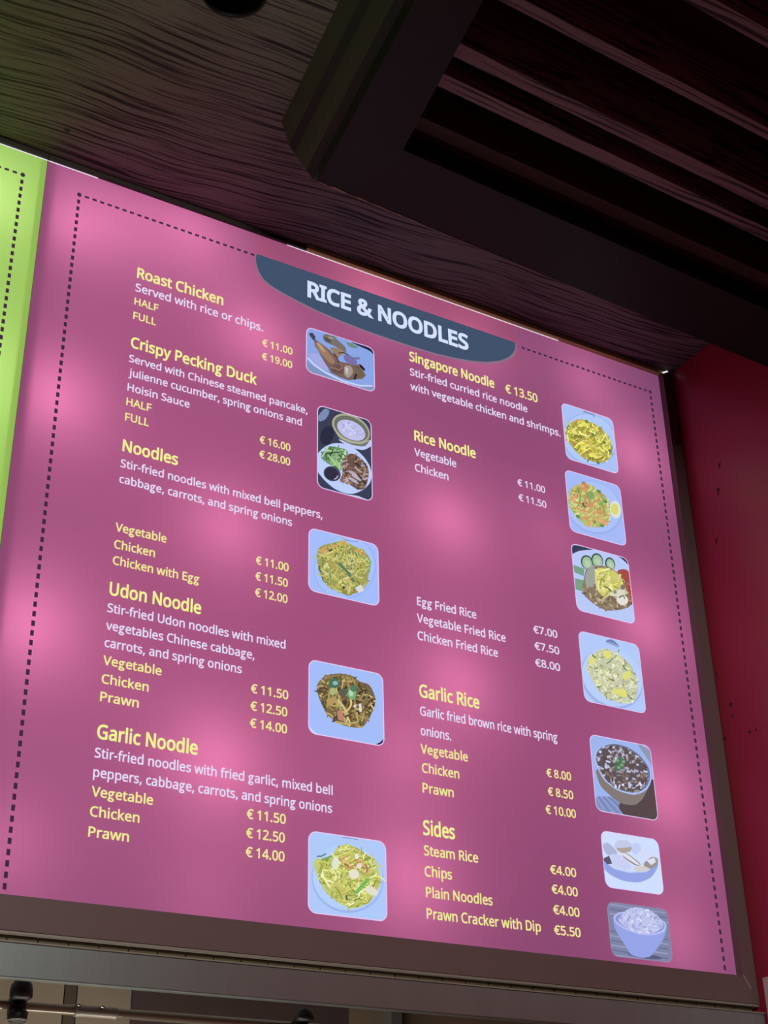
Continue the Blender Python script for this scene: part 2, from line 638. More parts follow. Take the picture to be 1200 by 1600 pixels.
def light_box(root, x0, x1, film, right_frame, right_wall):
    z0, z1 = FZ0 - .006, FZ1 + .002
    obj('printed_film', [(x0, 0, z0), (x1, 0, z0), (x1, 0, FZ1), (x0, 0, FZ1)], [(0, 1, 2, 3)], film, root)
    xr = XW - .0008 if right_frame else x1
    # case behind: back sheet and four sides
    mb = MB()
    mb.box(x0 + .0006, xr - .0006, 0.112, 0.126, 1.8375, ZC - .0008)
    mb.box(x0 + .0006, xr - .0006, 0.004, 0.112, 1.8375, 1.850)
    mb.box(x0 + .0006, xr - .0006, 0.004, 0.112, FZ1, ZC - .0008)
    mb.box(x0 + .0006, x0 + .004, 0.004, 0.112, 1.850, FZ1)
    mb.box(xr - .012, xr - .0006, 0.004, 0.112, 1.850, FZ1)
    mb.out('box_case', M['white_in'], root)


light_box(board, FX0, FX1, M['film_pink'], True, True)
# unseen strip added to block LED light at the film's left edge
box('edge_light_blocker', FX0 + .004, FX0 + .019, 0.018, 0.022, 1.850, FZ1, M['white_in'], board)


def prism_xz(name, poly, y0, y1, m, parent):
    mb = MB()
    mb.prism([(x, y0, z) for x, z in poly], [(x, y1, z) for x, z in poly])
    return mb.out(name, m, parent)


XRO = XW - .0008
FB0, FB1 = 1.8375, 1.8735                            # bottom rail of the frame
fr = prism_xz('bottom_frame_rail', [(FX0 - .0003, FB0), (XRO, FB0), (FX1 - .003, FB1), (FX0 - .0003, FB1)], -PR, 0.0035, M['frame'], board)
prism_xz('side_frame_rail', [(XRO, FB0 + .0004), (XRO, ZC - .001), (FX1, FZ1 + .0004), (FX1 - .003, FB1 + .0004)], -PR, 0.0035, M['frame'], board)
prism_xz('top_frame_rail', [(0.7804, FZ1), (FX1 - .0004, FZ1), (XRO - .0006, ZC - .001), (0.7804, ZC - .001)], -PR * .7, 0.0035, M['frame_gold'], board)['label'] = 'gold-brown length of the top frame rail'
prism_xz('top_frame_rail', [(FX0 - .0003, FZ1), (0.78, FZ1), (0.78, ZC - .001), (FX0 - .0003, ZC - .001)], -PR * .4, 0.0035, M['crown'], board)
# glowing sliver laid over the top right mitre, imitating leaking light
obj('mitre_leak_glow', [(FX1 - .003, -PR - .0006, FZ1 - .0012), (FX1 + .0005, -PR - .0006, FZ1 - .0020), (FX1 + .0125, -PR - .0006, ZC - .0028), (FX1 + .010, -PR - .0006, ZC - .0012)], [(0, 1, 2, 3)], INK['edge'], board)
prism_xz('mitre_bead', [(FX1 - .0045, FB1 + .001), (FX1 - .002, FB1 + .001), (FX1 + .009, FB1 - .016), (FX1 + .007, FB1 - .0175)], -PR - .0008, -PR - .0001, M['lit_mitre'], board)  # lighter pinkish frame tone paints the board's light on the mitre
# aluminium bead under the bottom rail
box('frame_bead', FX0, XRO, -PR + .001, 0.003, FB0 - .0032, FB0 - .0002, M['alu'], board, .0006)
# unprinted edge of the film along the top
for xa, xb, t in ((FX0, 0.455, .0017), (0.75, 1.25, .0015)):
    obj('film_edge', [(xa, -.0008, FZ1 - t), (xb, -.0008, FZ1 - t), (xb, -.0008, FZ1 - .0001), (xa, -.0008, FZ1 - .0001)], [(0, 1, 2, 3)], INK['edge'], board)

green = empty('menu_light_box', (-0.16, 0.06, 1.8375), 'lit lime green light box at the left edge beside the pink menu', 'menu board')
light_box(green, -0.70, FX0 - .0008, M['film_green'], False, False)
prism_xz('bottom_frame_rail', [(-0.70, FB0), (FX0 - .0008, FB0), (FX0 - .0008, FB1), (-0.70, FB1)], -PR, 0.0035, M['frame'], green)
prism_xz('top_frame_rail', [(-0.70, FZ1), (FX0 - .0008, FZ1), (FX0 - .0008, ZC - .001), (-0.70, ZC - .001)], -PR * .4, 0.0035, M['crown'], green)
prism_xz('side_frame_rail', [(-0.722, FB0), (-0.7004, FB0), (-0.7004, ZC - .001), (-0.722, ZC - .001)], -PR, 0.126, M['frame'], green)
obj('film_edge', [(-0.70, -.0008, FZ1 - .0017), (FX0 - .001, -.0008, FZ1 - .0017), (FX0 - .001, -.0008, FZ1 - .0001), (-0.70, -.0008, FZ1 - .0001)], [(0, 1, 2, 3)], INK['edge'], green)


# heading banner
G_BANNER = [(55, 45), (1105, 405), (1109, 418), (1107, 432), (1098, 450), (1080, 466), (1045, 480), (990, 485), (930, 480), (860, 468), (780, 449), (700, 425), (600, 392), (500, 357), (400, 318),
            (300, 275), (220, 235), (160, 203), (110, 172), (80, 145), (62, 115), (53, 85), (50, 62)]
bp = [on_y(380 + x / 2.6087, 380 + y / 2.6087) for x, y in G_BANNER]
bc = Vector((sum(p.x for p in bp) / len(bp), 0, 2.82))
obj('banner_rim', [(p.x + (.003 if p.x > bc.x else -.0015), -.0004, p.z - (.0028 if p.z < 2.815 else .0004)) for p in bp], [tuple(range(len(bp)))], INK['banner_rim'], board)
obj('heading_banner', [(p.x, -.0008, p.z) for p in bp], [tuple(range(len(bp)))], INK['banner'], board)

# ------------------------------------------------------------------ lettering (humanist sans outlines, 714 units to the cap height)
SPACE = 260
GLYPHS = {
 '&': (732, [[304,725,338,723,369,717,397,706,420,692,440,675,456,654,468,630,475,602,477,571,472,531,459,495,436,464,407,436,373,409,334,384,527,198,543,220,557,244,569,269,597,357,686,357,674,315,661,276,646,238,628,203,608,171,584,142,730,0,611,0,524,84,457,35,432,22,406,11,377,2,347,-5,314,-9,278,-10,234,-7,194,0,159,12,127,30,101,52,80,79,65,110,56,146,53,186,55,218,61,248,71,274,86,298,103,320,125,340,207,396,166,446,133,502,123,534,120,569,122,600,130,628,142,653,159,674,180,692,205,706,235,717,268,723], [260,341,198,298,176,276,159,251,148,222,145,189,149,155,161,125,182,101,209,83,242,72,281,68,322,70,358,77,391,89,420,104,446,121,468,139], [301,653,275,651,252,643,232,631,213,605,206,570,211,535,225,503,240,482,258,460,280,436,316,458,344,480,365,500,379,522,387,545,390,571,384,604,366,630,338,647]]),
 ',': (268, [[192,105,169,29,138,-52,106,-129,41,-129,60,-48,78,38,91,116,185,116]]),
 '-': (322, [[40,229,40,307,282,307,282,229]]),
 '.': (268, [[72,54,76,85,90,106,110,117,133,121,157,117,177,106,191,85,196,54,191,23,177,2,157,-10,133,-14,110,-10,90,2,76,23]]),
 '0': (572, [[523,358,522,302,517,250,510,203,500,160,486,121,468,87,448,58,423,34,394,15,362,1,326,-7,285,-10,235,-5,191,10,152,34,120,68,94,110,74,160,60,219,52,285,49,358,52,432,59,498,72,556,91,606,116,648,148,682,186,706,232,720,285,725,335,720,380,706,418,682,450,648,477,606,497,556,511,498,520,432], [137,358,139,296,143,242,151,195,163,155,179,123,198,97,223,79,251,69,285,65,319,69,347,79,371,97,391,122,407,155,419,194,427,242,432,296,434,358,432,420,427,474,419,520,407,560,391,592,371,617,347,636,319,646,285,650,251,646,223,636,198,617,179,592,163,560,151,520,143,474,139,420]]),
 '1': (572, [[355,0,269,0,269,499,269,548,271,585,273,622,244,595,211,567,135,505,89,564,282,714,355,714]]),
 '2': (572, [[520,0,48,0,48,73,235,262,326,358,349,386,367,413,382,440,393,468,399,498,401,529,397,565,385,595,366,618,340,635,310,646,275,649,242,647,211,641,183,631,157,617,130,601,103,581,56,640,117,683,140,695,165,705,190,713,217,719,246,723,275,724,318,721,356,714,390,701,420,683,444,662,464,635,479,605,488,571,491,534,488,497,481,462,468,429,451,396,429,364,404,333,308,231,159,84,159,80,520,80]]),
 '3': (572, [[493,547,491,516,485,489,475,464,461,442,444,423,423,407,400,394,374,383,345,376,345,372,397,362,440,344,473,318,496,286,510,247,515,203,512,163,502,126,486,92,463,63,433,37,397,17,352,2,300,-7,241,-10,205,-9,170,-6,137,-1,105,6,75,16,45,29,45,111,76,97,108,86,142,76,176,70,210,65,242,64,300,68,346,81,381,101,404,130,418,164,423,205,420,233,413,257,399,277,381,294,359,308,331,318,299,325,263,330,223,331,154,331,154,406,224,406,261,408,294,414,322,423,347,436,367,452,382,470,394,492,401,515,403,541,399,573,387,600,368,621,342,637,310,647,273,650,204,642,146,621,93,590,49,650,76,669,108,686,143,702,183,714,226,722,272,724,340,718,396,702,438,674,469,638,487,595]]),
 '4': (572, [[552,162,448,162,448,0,363,0,363,162,21,162,21,237,357,718,448,718,448,241,552,241], [363,466,363,513,365,554,366,590,368,624,364,624,344,583,321,546,107,241,363,241]]),
 '5': (572, [[275,438,322,435,364,427,402,413,435,394,463,370,485,341,502,308,512,270,515,228,511,181,501,138,483,100,459,68,428,40,391,18,349,3,301,-7,248,-10,212,-9,178,-6,144,0,114,8,87,17,63,29,63,112,89,98,118,87,150,77,184,71,217,66,249,65,283,67,314,72,341,81,366,95,386,112,403,132,415,157,423,186,425,219,420,262,406,298,382,326,348,347,302,360,246,364,182,359,124,349,80,377,107,714,465,714,465,634,182,634,165,427,211,434]]),
 '6': (572, [[55,305,63,427,71,466,80,504,93,540,109,575,128,607,151,635,178,661,209,683,244,700,285,714,331,721,382,724,428,722,470,715,470,640,429,649,384,652,341,649,302,642,269,629,240,612,216,591,196,566,180,538,168,507,158,474,151,439,146,402,143,363,149,363,166,386,187,406,212,423,242,436,265,442,290,446,318,447,358,444,394,436,426,421,455,402,479,377,499,347,513,313,522,274,525,230,522,183,513,140,497,102,476,69,450,41,418,19,383,3,342,-7,298,-10,265,-8,233,-2,203,9,175,24,149,43,125,67,105,95,87,128,73,165,63,207,57,254], [297,64,336,68,370,82,399,104,421,136,434,178,438,230,434,272,423,308,403,338,377,360,342,374,300,378,270,376,243,369,218,358,196,344,178,328,163,309,149,278,144,247,146,214,153,182,166,151,182,123,204,99,230,80,261,68]]),
 '7': (572, [[136,0,429,634,44,634,44,714,523,714,523,646,233,0]]),
 '8': (572, [[285,724,325,722,362,715,396,704,426,689,451,670,471,647,487,620,496,588,499,553,497,526,491,501,480,478,467,457,450,439,431,421,363,378,443,330,465,312,485,291,500,269,512,244,520,216,522,185,519,147,509,112,493,81,471,55,444,32,411,14,374,1,333,-7,288,-10,239,-7,196,0,157,13,125,30,98,52,76,78,61,109,52,143,49,182,51,213,58,242,69,267,85,290,103,311,124,329,147,345,172,360,197,373,133,418,116,436,101,456,88,477,79,500,74,526,72,554,75,589,84,620,100,646,121,670,146,689,176,704,209,715,246,722], [135,181,139,148,151,119,172,94,201,75,239,64,286,60,331,64,368,75,397,94,419,120,432,150,436,184,431,217,417,245,403,263,386,278,365,293,286,331,270,337,242,324,218,310,196,296,170,272,150,246,139,216], [284,653,249,650,219,641,193,626,174,606,162,581,158,550,162,516,175,488,196,465,223,445,289,412,351,445,376,465,395,488,408,517,412,550,408,581,396,606,377,626,351,641,320,650]]),
 '9': (572, [[520,409,511,287,504,248,495,210,482,173,466,139,447,107,424,78,397,53,366,31,330,13,289,0,243,-7,192,-10,145,-7,102,0,102,75,144,65,190,62,234,65,272,72,305,85,334,102,358,123,378,147,394,175,407,206,417,239,424,275,429,312,431,350,425,350,387,308,362,291,331,278,309,272,283,268,255,267,216,270,180,278,147,292,119,312,95,336,75,366,61,400,53,439,50,483,53,531,63,574,78,612,100,645,127,673,158,695,194,711,234,721,278,724,311,722,343,715,373,704,401,689,427,670,450,646,470,618,488,585,501,548,512,506,518,460], [278,650,239,645,205,632,176,609,155,577,141,535,137,484,141,441,152,405,171,375,197,354,231,340,274,336,305,338,332,345,357,355,379,370,397,386,411,405,426,435,431,467,429,499,421,531,410,563,393,591,371,615,345,634,314,646]]),
 'A': (639, [[545,0,459,221,176,221,91,0,0,0,279,717,360,717,638,0], [352,517,342,546,328,589,318,624,307,583,296,546,287,517,206,301,432,301]]),
 'C': (632, [[403,645,366,643,332,636,300,625,271,610,245,591,222,568,202,542,186,511,173,477,164,440,158,400,156,357,159,301,168,250,183,204,205,164,232,131,265,104,305,85,350,73,402,69,491,77,573,97,573,19,490,-3,389,-10,320,-5,260,10,207,35,162,69,126,112,97,163,77,222,65,287,61,358,64,410,71,460,83,506,101,549,123,587,149,622,181,652,217,677,257,698,302,712,351,721,404,724,440,723,476,719,510,713,543,705,573,694,601,682,565,606,491,633,464,640,434,644]]),
 'D': (730, [[669,364,664,288,649,221,624,163,591,113,548,73,497,41,438,18,371,5,296,0,97,0,97,714,317,714,386,710,448,696,504,674,553,643,593,604,626,556,650,501,664,436], [574,361,570,421,560,473,542,517,518,554,488,584,450,607,407,624,358,634,304,637,187,637,187,77,284,77,373,85,445,109,501,148,542,204,566,275]]),
 'E': (556, [[496,0,97,0,97,714,496,714,496,635,187,635,187,412,478,412,478,334,187,334,187,79,496,79]]),
 'F': (519, [[187,0,97,0,97,714,496,714,496,635,187,635,187,382,477,382,477,303,187,303]]),
 'G': (728, [[407,377,654,377,654,27,615,15,576,6,537,-1,496,-6,451,-9,403,-10,333,-5,271,10,216,34,169,68,131,111,100,161,79,220,65,285,61,357,66,428,81,493,105,551,139,602,181,644,231,678,290,704,357,719,431,724,470,723,508,719,544,713,579,705,612,694,644,682,610,604,524,633,492,640,460,644,426,645,372,641,323,629,280,610,243,583,212,550,187,510,169,465,159,414,155,357,158,302,167,252,182,206,204,166,233,132,269,104,312,84,364,72,424,68,504,73,564,85,564,297,407,297]]),
 'H': (741, [[643,0,553,0,553,333,187,333,187,0,97,0,97,714,187,714,187,412,553,412,553,714,643,714]]),
 'I': (339, [[298,0,40,0,40,52,124,71,124,642,40,662,40,714,298,714,298,662,214,642,214,71,298,52]]),
 'L': (524, [[97,0,97,714,187,714,187,80,499,80,499,0]]),
 'N': (760, [[663,0,558,0,176,593,172,593,175,538,178,471,180,399,180,0,97,0,97,714,201,714,582,123,586,123,583,171,580,241,579,311,579,714,663,714]]),
 'O': (781, [[720,358,718,304,711,254,699,207,683,165,662,126,636,91,607,61,572,36,533,16,490,2,443,-7,391,-10,337,-7,289,2,245,16,206,37,172,62,142,91,117,126,97,165,81,208,70,255,63,305,61,359,65,429,77,493,97,551,125,602,162,644,206,679,260,705,322,720,392,725,460,720,520,705,572,679,617,645,654,602,682,551,703,493,716,429], [156,358,159,301,167,249,181,203,201,163,227,130,258,103,297,84,341,72,391,68,442,72,486,84,523,103,555,130,580,163,600,203,614,249,622,301,625,358,619,441,600,512,569,569,524,612,465,637,392,646,341,642,297,631,258,611,227,585,201,552,181,512,167,467,159,415]]),
 'P': (605, [[286,714,371,708,439,690,490,659,526,617,547,566,554,504,552,475,548,447,539,419,528,393,512,369,492,347,468,327,438,310,404,296,365,286,320,280,269,278,187,278,187,0,97,0,97,714], [278,637,187,637,187,355,259,355,302,357,339,361,372,369,399,381,422,397,439,416,451,440,459,468,461,500,456,542,441,576,417,603,382,622,336,633]]),
 'R': (622, [[294,714,350,711,399,704,440,691,476,674,504,651,526,624,542,591,551,554,554,511,552,475,545,443,533,416,518,392,500,372,479,355,457,342,435,330,411,320,607,0,502,0,329,295,187,295,187,0,97,0,97,714], [289,636,187,636,187,371,294,371,347,375,389,386,421,405,443,432,457,466,461,507,459,536,453,561,442,582,419,606,386,623,358,630,326,635]]),
 'S': (549, [[502,191,499,150,488,114,471,82,447,55,418,32,382,14,342,1,297,-7,247,-10,171,-6,104,5,51,24,51,110,140,81,177,74,213,69,251,68,284,70,314,74,340,82,371,99,394,122,408,150,412,183,408,215,397,242,377,265,345,286,244,330,163,366,142,380,123,395,106,411,86,438,71,468,65,490,61,515,60,542,63,578,73,611,89,639,111,664,138,685,169,702,206,714,245,722,288,724,326,723,362,719,396,713,428,705,457,695,485,684,457,607,376,634,347,640,317,644,286,645,258,644,233,639,211,632,185,616,166,595,155,570,151,541,155,508,166,481,186,458,215,438,307,397,347,381,382,365,413,347,440,329,462,307,479,284,492,257,499,226]]),
 'U': (731, [[640,252,637,204,627,160,610,118,586,82,556,50,518,24,474,5,422,-6,362,-10,280,-2,213,22,159,62,121,116,98,180,90,254,90,714,180,714,180,251,185,197,201,152,226,116,263,89,310,73,367,68,408,71,443,78,472,91,497,109,517,131,532,156,543,186,549,217,551,252,551,714,640,714]]),
 'V': (600, [[600,714,345,0,255,0,0,714,94,714,255,256,274,200,288,148,300,100,311,149,326,201,345,258,505,714]]),
 'a': (561, [[288,545,348,540,396,526,433,502,459,468,475,422,480,365,480,0,416,0,399,76,395,76,347,27,321,11,291,-1,269,-6,243,-9,215,-10,184,-8,155,-2,128,7,105,20,84,38,68,59,56,85,48,115,46,149,53,198,74,239,109,272,159,297,223,313,303,320,394,323,394,355,391,395,381,426,365,448,343,462,316,471,283,474,255,473,229,468,203,461,132,433,105,499,130,511,157,522,188,531,220,539,254,543], [314,259,254,254,208,243,175,227,154,206,141,179,137,148,140,121,149,99,164,82,185,70,208,63,235,61,278,65,315,78,348,98,373,128,388,166,393,214,393,262]]),
 'b': (615, [[173,575,171,511,168,465,173,465,190,486,211,505,236,522,265,535,300,542,339,545,401,537,455,514,499,475,533,422,553,352,560,268,557,210,548,159,532,114,512,76,486,45,455,21,420,4,381,-7,339,-10,300,-7,265,0,236,13,211,29,190,48,173,68,166,68,148,0,85,0,85,760,173,760], [324,472,289,470,259,462,234,450,214,434,198,412,187,384,179,352,175,314,173,271,173,267,177,206,187,156,205,115,233,86,273,69,326,63,370,69,406,87,433,116,453,157,465,208,469,269,465,331,453,381,433,421,406,449,369,466]]),
 'c': (480, [[300,-10,254,-7,212,3,173,19,139,42,110,72,86,109,69,153,58,205,55,265,59,327,70,381,88,426,113,464,142,494,177,517,217,533,260,543,306,546,385,537,447,517,420,444,364,461,304,469,270,466,240,459,215,446,194,428,176,406,163,378,154,346,148,308,146,266,148,225,154,189,163,157,176,129,193,107,214,89,239,76,267,69,299,66,327,67,353,70,376,75,438,97,438,19,378,-2]]),
 'd': (615, [[275,-10,213,-2,159,21,115,59,82,113,62,183,55,267,62,351,82,421,115,475,160,515,214,538,276,546,303,545,327,541,349,535,378,523,403,507,442,467,448,467,444,505,442,546,442,760,530,760,530,0,459,0,446,72,442,72,403,30,378,14,349,1,326,-5,302,-9], [289,63,340,68,380,84,408,109,428,146,439,193,443,250,443,266,439,327,428,379,410,419,382,449,341,467,288,473,245,467,209,448,181,416,162,375,150,324,146,265,150,206,162,156,181,116,209,87,245,69]]),
 'e': (564, [[292,546,336,543,375,533,410,516,441,493,466,465,486,431,501,393,510,351,513,304,513,251,146,251,152,195,168,149,192,112,226,86,268,70,317,65,350,66,380,69,407,74,489,102,489,25,408,-1,380,-6,348,-9,313,-10,264,-7,219,4,178,21,142,45,112,76,87,113,69,158,59,208,55,264,58,320,68,370,84,415,107,454,134,486,167,512,205,531,247,542], [291,474,252,469,219,456,191,433,170,403,156,365,148,321,421,321,419,350,415,377,407,401,389,431,365,454,344,465,319,472]]),
 'f': (344, [[332,468,197,468,197,0,109,0,109,468,15,468,15,509,109,539,109,570,111,613,118,650,129,682,145,708,165,729,189,745,217,756,248,763,283,765,341,759,387,747,364,678,327,688,284,693,257,690,235,680,218,663,207,640,199,609,197,571,197,536,332,536]]),
 'g': (615, [[275,546,309,544,341,537,370,526,397,510,422,490,443,465,448,465,460,536,530,536,530,-9,527,-57,518,-99,504,-136,484,-168,457,-194,425,-214,386,-228,341,-237,290,-240,252,-239,217,-236,183,-231,152,-225,123,-216,97,-206,97,-125,124,-137,153,-148,186,-156,221,-162,257,-166,295,-167,338,-162,374,-149,403,-126,425,-96,439,-59,443,-16,443,5,444,40,446,71,442,71,422,46,399,26,373,10,343,-1,311,-8,276,-10,212,-2,158,22,113,63,81,118,61,186,55,267,61,346,81,414,113,470,157,512,211,538], [287,472,258,469,233,461,210,448,191,430,175,406,163,378,153,345,148,308,146,266,150,205,162,155,182,114,211,85,246,68,289,62,315,63,338,67,359,72,385,86,407,105,423,131,435,163,440,188,443,215,444,246,444,267,442,313,437,352,427,385,414,412,397,434,376,451,351,463,321,470]]),
 'h': (618, [[173,537,171,498,168,462,174,462,193,487,217,508,244,524,275,535,307,543,341,545,382,543,418,536,449,524,476,508,498,487,515,461,527,429,535,392,537,349,537,0,450,0,450,343,447,383,437,415,421,440,398,458,368,468,330,472,293,469,262,462,236,449,215,432,199,410,187,383,179,352,175,317,173,277,173,0,85,0,85,760,173,760]]),
 'i': (258, [[173,536,173,0,85,0,85,536], [130,737,149,734,165,723,177,706,181,681,177,656,165,639,149,628,130,625,110,628,93,639,82,656,78,681,82,706,93,723,110,734]]),
 'j': (258, [[22,-240,-22,-236,-55,-228,-55,-157,-24,-164,11,-167,40,-163,64,-149,80,-124,85,-83,85,536,173,536,173,-80,171,-112,166,-140,157,-166,144,-188,128,-206,108,-221,84,-232,55,-238], [78,681,82,706,93,723,110,734,130,737,149,734,165,723,177,706,181,681,177,656,165,639,149,628,130,625,110,628,93,639,82,656]]),
 'k': (534, [[172,363,171,321,168,276,172,276,190,299,214,329,236,355,407,536,510,536,293,307,525,0,419,0,233,250,172,197,172,0,85,0,85,760,172,760]]),
 'l': (258, [[173,0,85,0,85,760,173,760]]),
 'm': (935, [[673,546,729,541,774,525,809,499,834,462,849,412,854,349,854,0,767,0,767,345,764,384,755,415,740,440,720,458,692,468,658,472,611,467,574,452,546,427,528,392,517,349,513,296,513,0,426,0,426,345,425,371,421,395,414,415,399,440,378,458,350,468,316,472,283,469,254,462,231,449,212,432,197,410,186,384,179,353,174,318,173,278,173,0,85,0,85,536,156,536,169,463,174,463,193,489,215,509,241,526,270,537,300,544,332,546,371,544,406,536,435,524,461,507,481,484,496,456,501,456,521,484,546,507,574,524,606,536,639,544]]),
 'n': (618, [[343,546,402,541,450,525,488,499,515,462,532,412,537,349,537,0,450,0,450,343,447,383,437,415,421,440,398,458,368,468,330,472,277,466,236,450,207,422,188,384,177,336,173,278,173,0,85,0,85,536,156,536,169,463,174,463,194,489,218,509,246,526,277,537,309,544]]),
 'o': (605, [[551,269,549,226,543,187,533,150,520,118,503,89,483,63,460,41,434,23,405,8,372,-2,338,-8,301,-10,267,-8,234,-2,203,8,174,23,148,41,125,63,105,89,87,118,73,150,63,187,57,226,55,269,58,325,68,375,85,419,108,457,137,489,171,513,211,532,255,542,304,546,351,542,394,532,432,513,467,489,496,457,519,419,537,375,547,325], [146,269,148,229,153,192,163,159,176,131,193,107,214,88,239,74,269,66,303,63,337,66,367,74,392,88,413,107,430,131,443,159,453,192,458,229,460,269,458,310,452,346,443,378,430,406,413,429,391,447,366,461,336,469,302,472,252,466,213,448,183,418,162,377,150,328]]),
 'p': (615, [[340,546,402,538,455,515,499,477,533,423,553,354,560,269,557,211,548,160,532,115,512,77,486,46,455,21,421,4,382,-6,339,-10,313,-9,288,-5,266,1,236,14,211,29,173,68,167,68,171,25,173,-20,173,-240,85,-240,85,536,157,536,169,463,173,463,211,505,236,522,265,535,288,541,313,545], [324,472,290,470,261,463,237,451,217,436,201,415,189,390,181,360,175,326,173,286,173,269,175,227,179,190,187,157,198,129,214,105,234,87,260,74,290,66,326,63,357,66,384,75,406,90,426,110,441,135,453,163,462,196,467,231,469,270,465,327,453,376,433,417,406,448,369,466]]),
 'r': (413, [[335,546,367,544,398,540,387,459,358,464,329,466,299,463,270,453,243,437,220,416,200,391,185,360,179,337,174,312,173,286,173,0,85,0,85,536,157,536,167,438,171,438,212,492,238,514,267,531,299,542]]),
 's': (479, [[434,148,431,115,422,86,408,61,388,40,364,22,334,8,300,-2,262,-8,220,-10,184,-9,152,-6,123,-1,98,6,74,14,52,24,52,104,129,74,160,67,191,62,222,61,263,63,295,71,319,82,342,108,349,140,346,159,338,176,323,192,298,208,217,244,128,284,105,298,86,314,71,332,60,352,53,376,51,404,57,446,76,481,106,509,147,530,196,542,252,546,284,545,314,542,343,536,423,510,393,440,322,464,297,470,272,473,246,474,213,472,185,466,163,456,142,436,135,409,138,389,148,371,165,356,191,341,273,307,360,268,382,254,400,238,415,219,426,199,432,175]]),
 't': (361, [[264,62,305,65,339,73,339,6,299,-5,249,-10,222,-8,196,-4,171,4,149,17,130,33,114,55,102,82,94,116,92,156,92,468,16,468,16,510,93,545,128,659,180,659,180,536,335,536,335,468,180,468,180,158,183,128,190,104,203,85,230,68]]),
 'u': (618, [[533,536,533,0,461,0,448,71,444,71,424,45,400,25,372,9,341,-1,274,-10,234,-8,198,-1,167,10,140,27,118,48,101,74,89,105,81,142,79,185,79,536,168,536,168,191,171,152,181,120,197,95,220,77,250,67,287,63,324,65,356,73,381,85,402,103,419,125,430,151,439,183,443,218,445,257,445,536]]),
 'v': (508, [[203,0,0,536,94,536,208,220,225,171,241,119,251,78,255,78,266,120,283,172,300,220,414,536,508,536,304,0]]),
 'w': (786, [[431,303,419,344,408,383,400,418,394,445,390,445,384,418,376,383,366,343,354,302,258,1,158,1,11,537,102,537,176,251,191,192,203,136,211,91,215,91,222,121,230,159,240,199,251,235,346,537,442,537,534,235,548,186,562,135,570,92,574,92,581,134,594,190,610,251,685,537,775,537,626,1,523,1]]),
 'x': (529, [[212,274,27,536,127,536,265,334,402,536,501,536,316,274,511,0,411,0,265,214,117,0,18,0]]),
 'y': (510, [[1,536,95,536,211,231,229,179,245,130,256,85,260,85,279,150,306,232,415,536,510,536,279,-74,266,-106,251,-135,234,-161,216,-185,196,-204,172,-219,146,-231,117,-238,84,-240,42,-237,11,-232,11,-162,37,-166,70,-168,99,-165,123,-156,144,-142,162,-123,189,-73,217,-2]]),
 '€': (572, [[380,723,413,722,444,718,474,712,503,703,531,692,559,677,522,605,456,633,431,640,406,645,380,646,344,643,312,635,283,620,257,599,243,582,229,562,217,539,207,514,198,486,191,455,435,455,435,390,184,390,183,371,183,352,183,333,184,311,405,311,405,246,192,246,201,210,214,178,229,150,247,125,269,105,294,89,322,77,354,70,388,68,414,69,440,72,466,77,537,100,537,22,468,0,442,-6,414,-9,383,-10,332,-7,286,4,245,21,209,45,179,74,153,109,132,150,115,196,103,246,23,246,23,311,95,311,94,331,94,352,94,373,95,390,23,390,23,455,102,455,113,507,129,555,150,597,176,634,207,665,243,690,284,708,330,719]]),
}

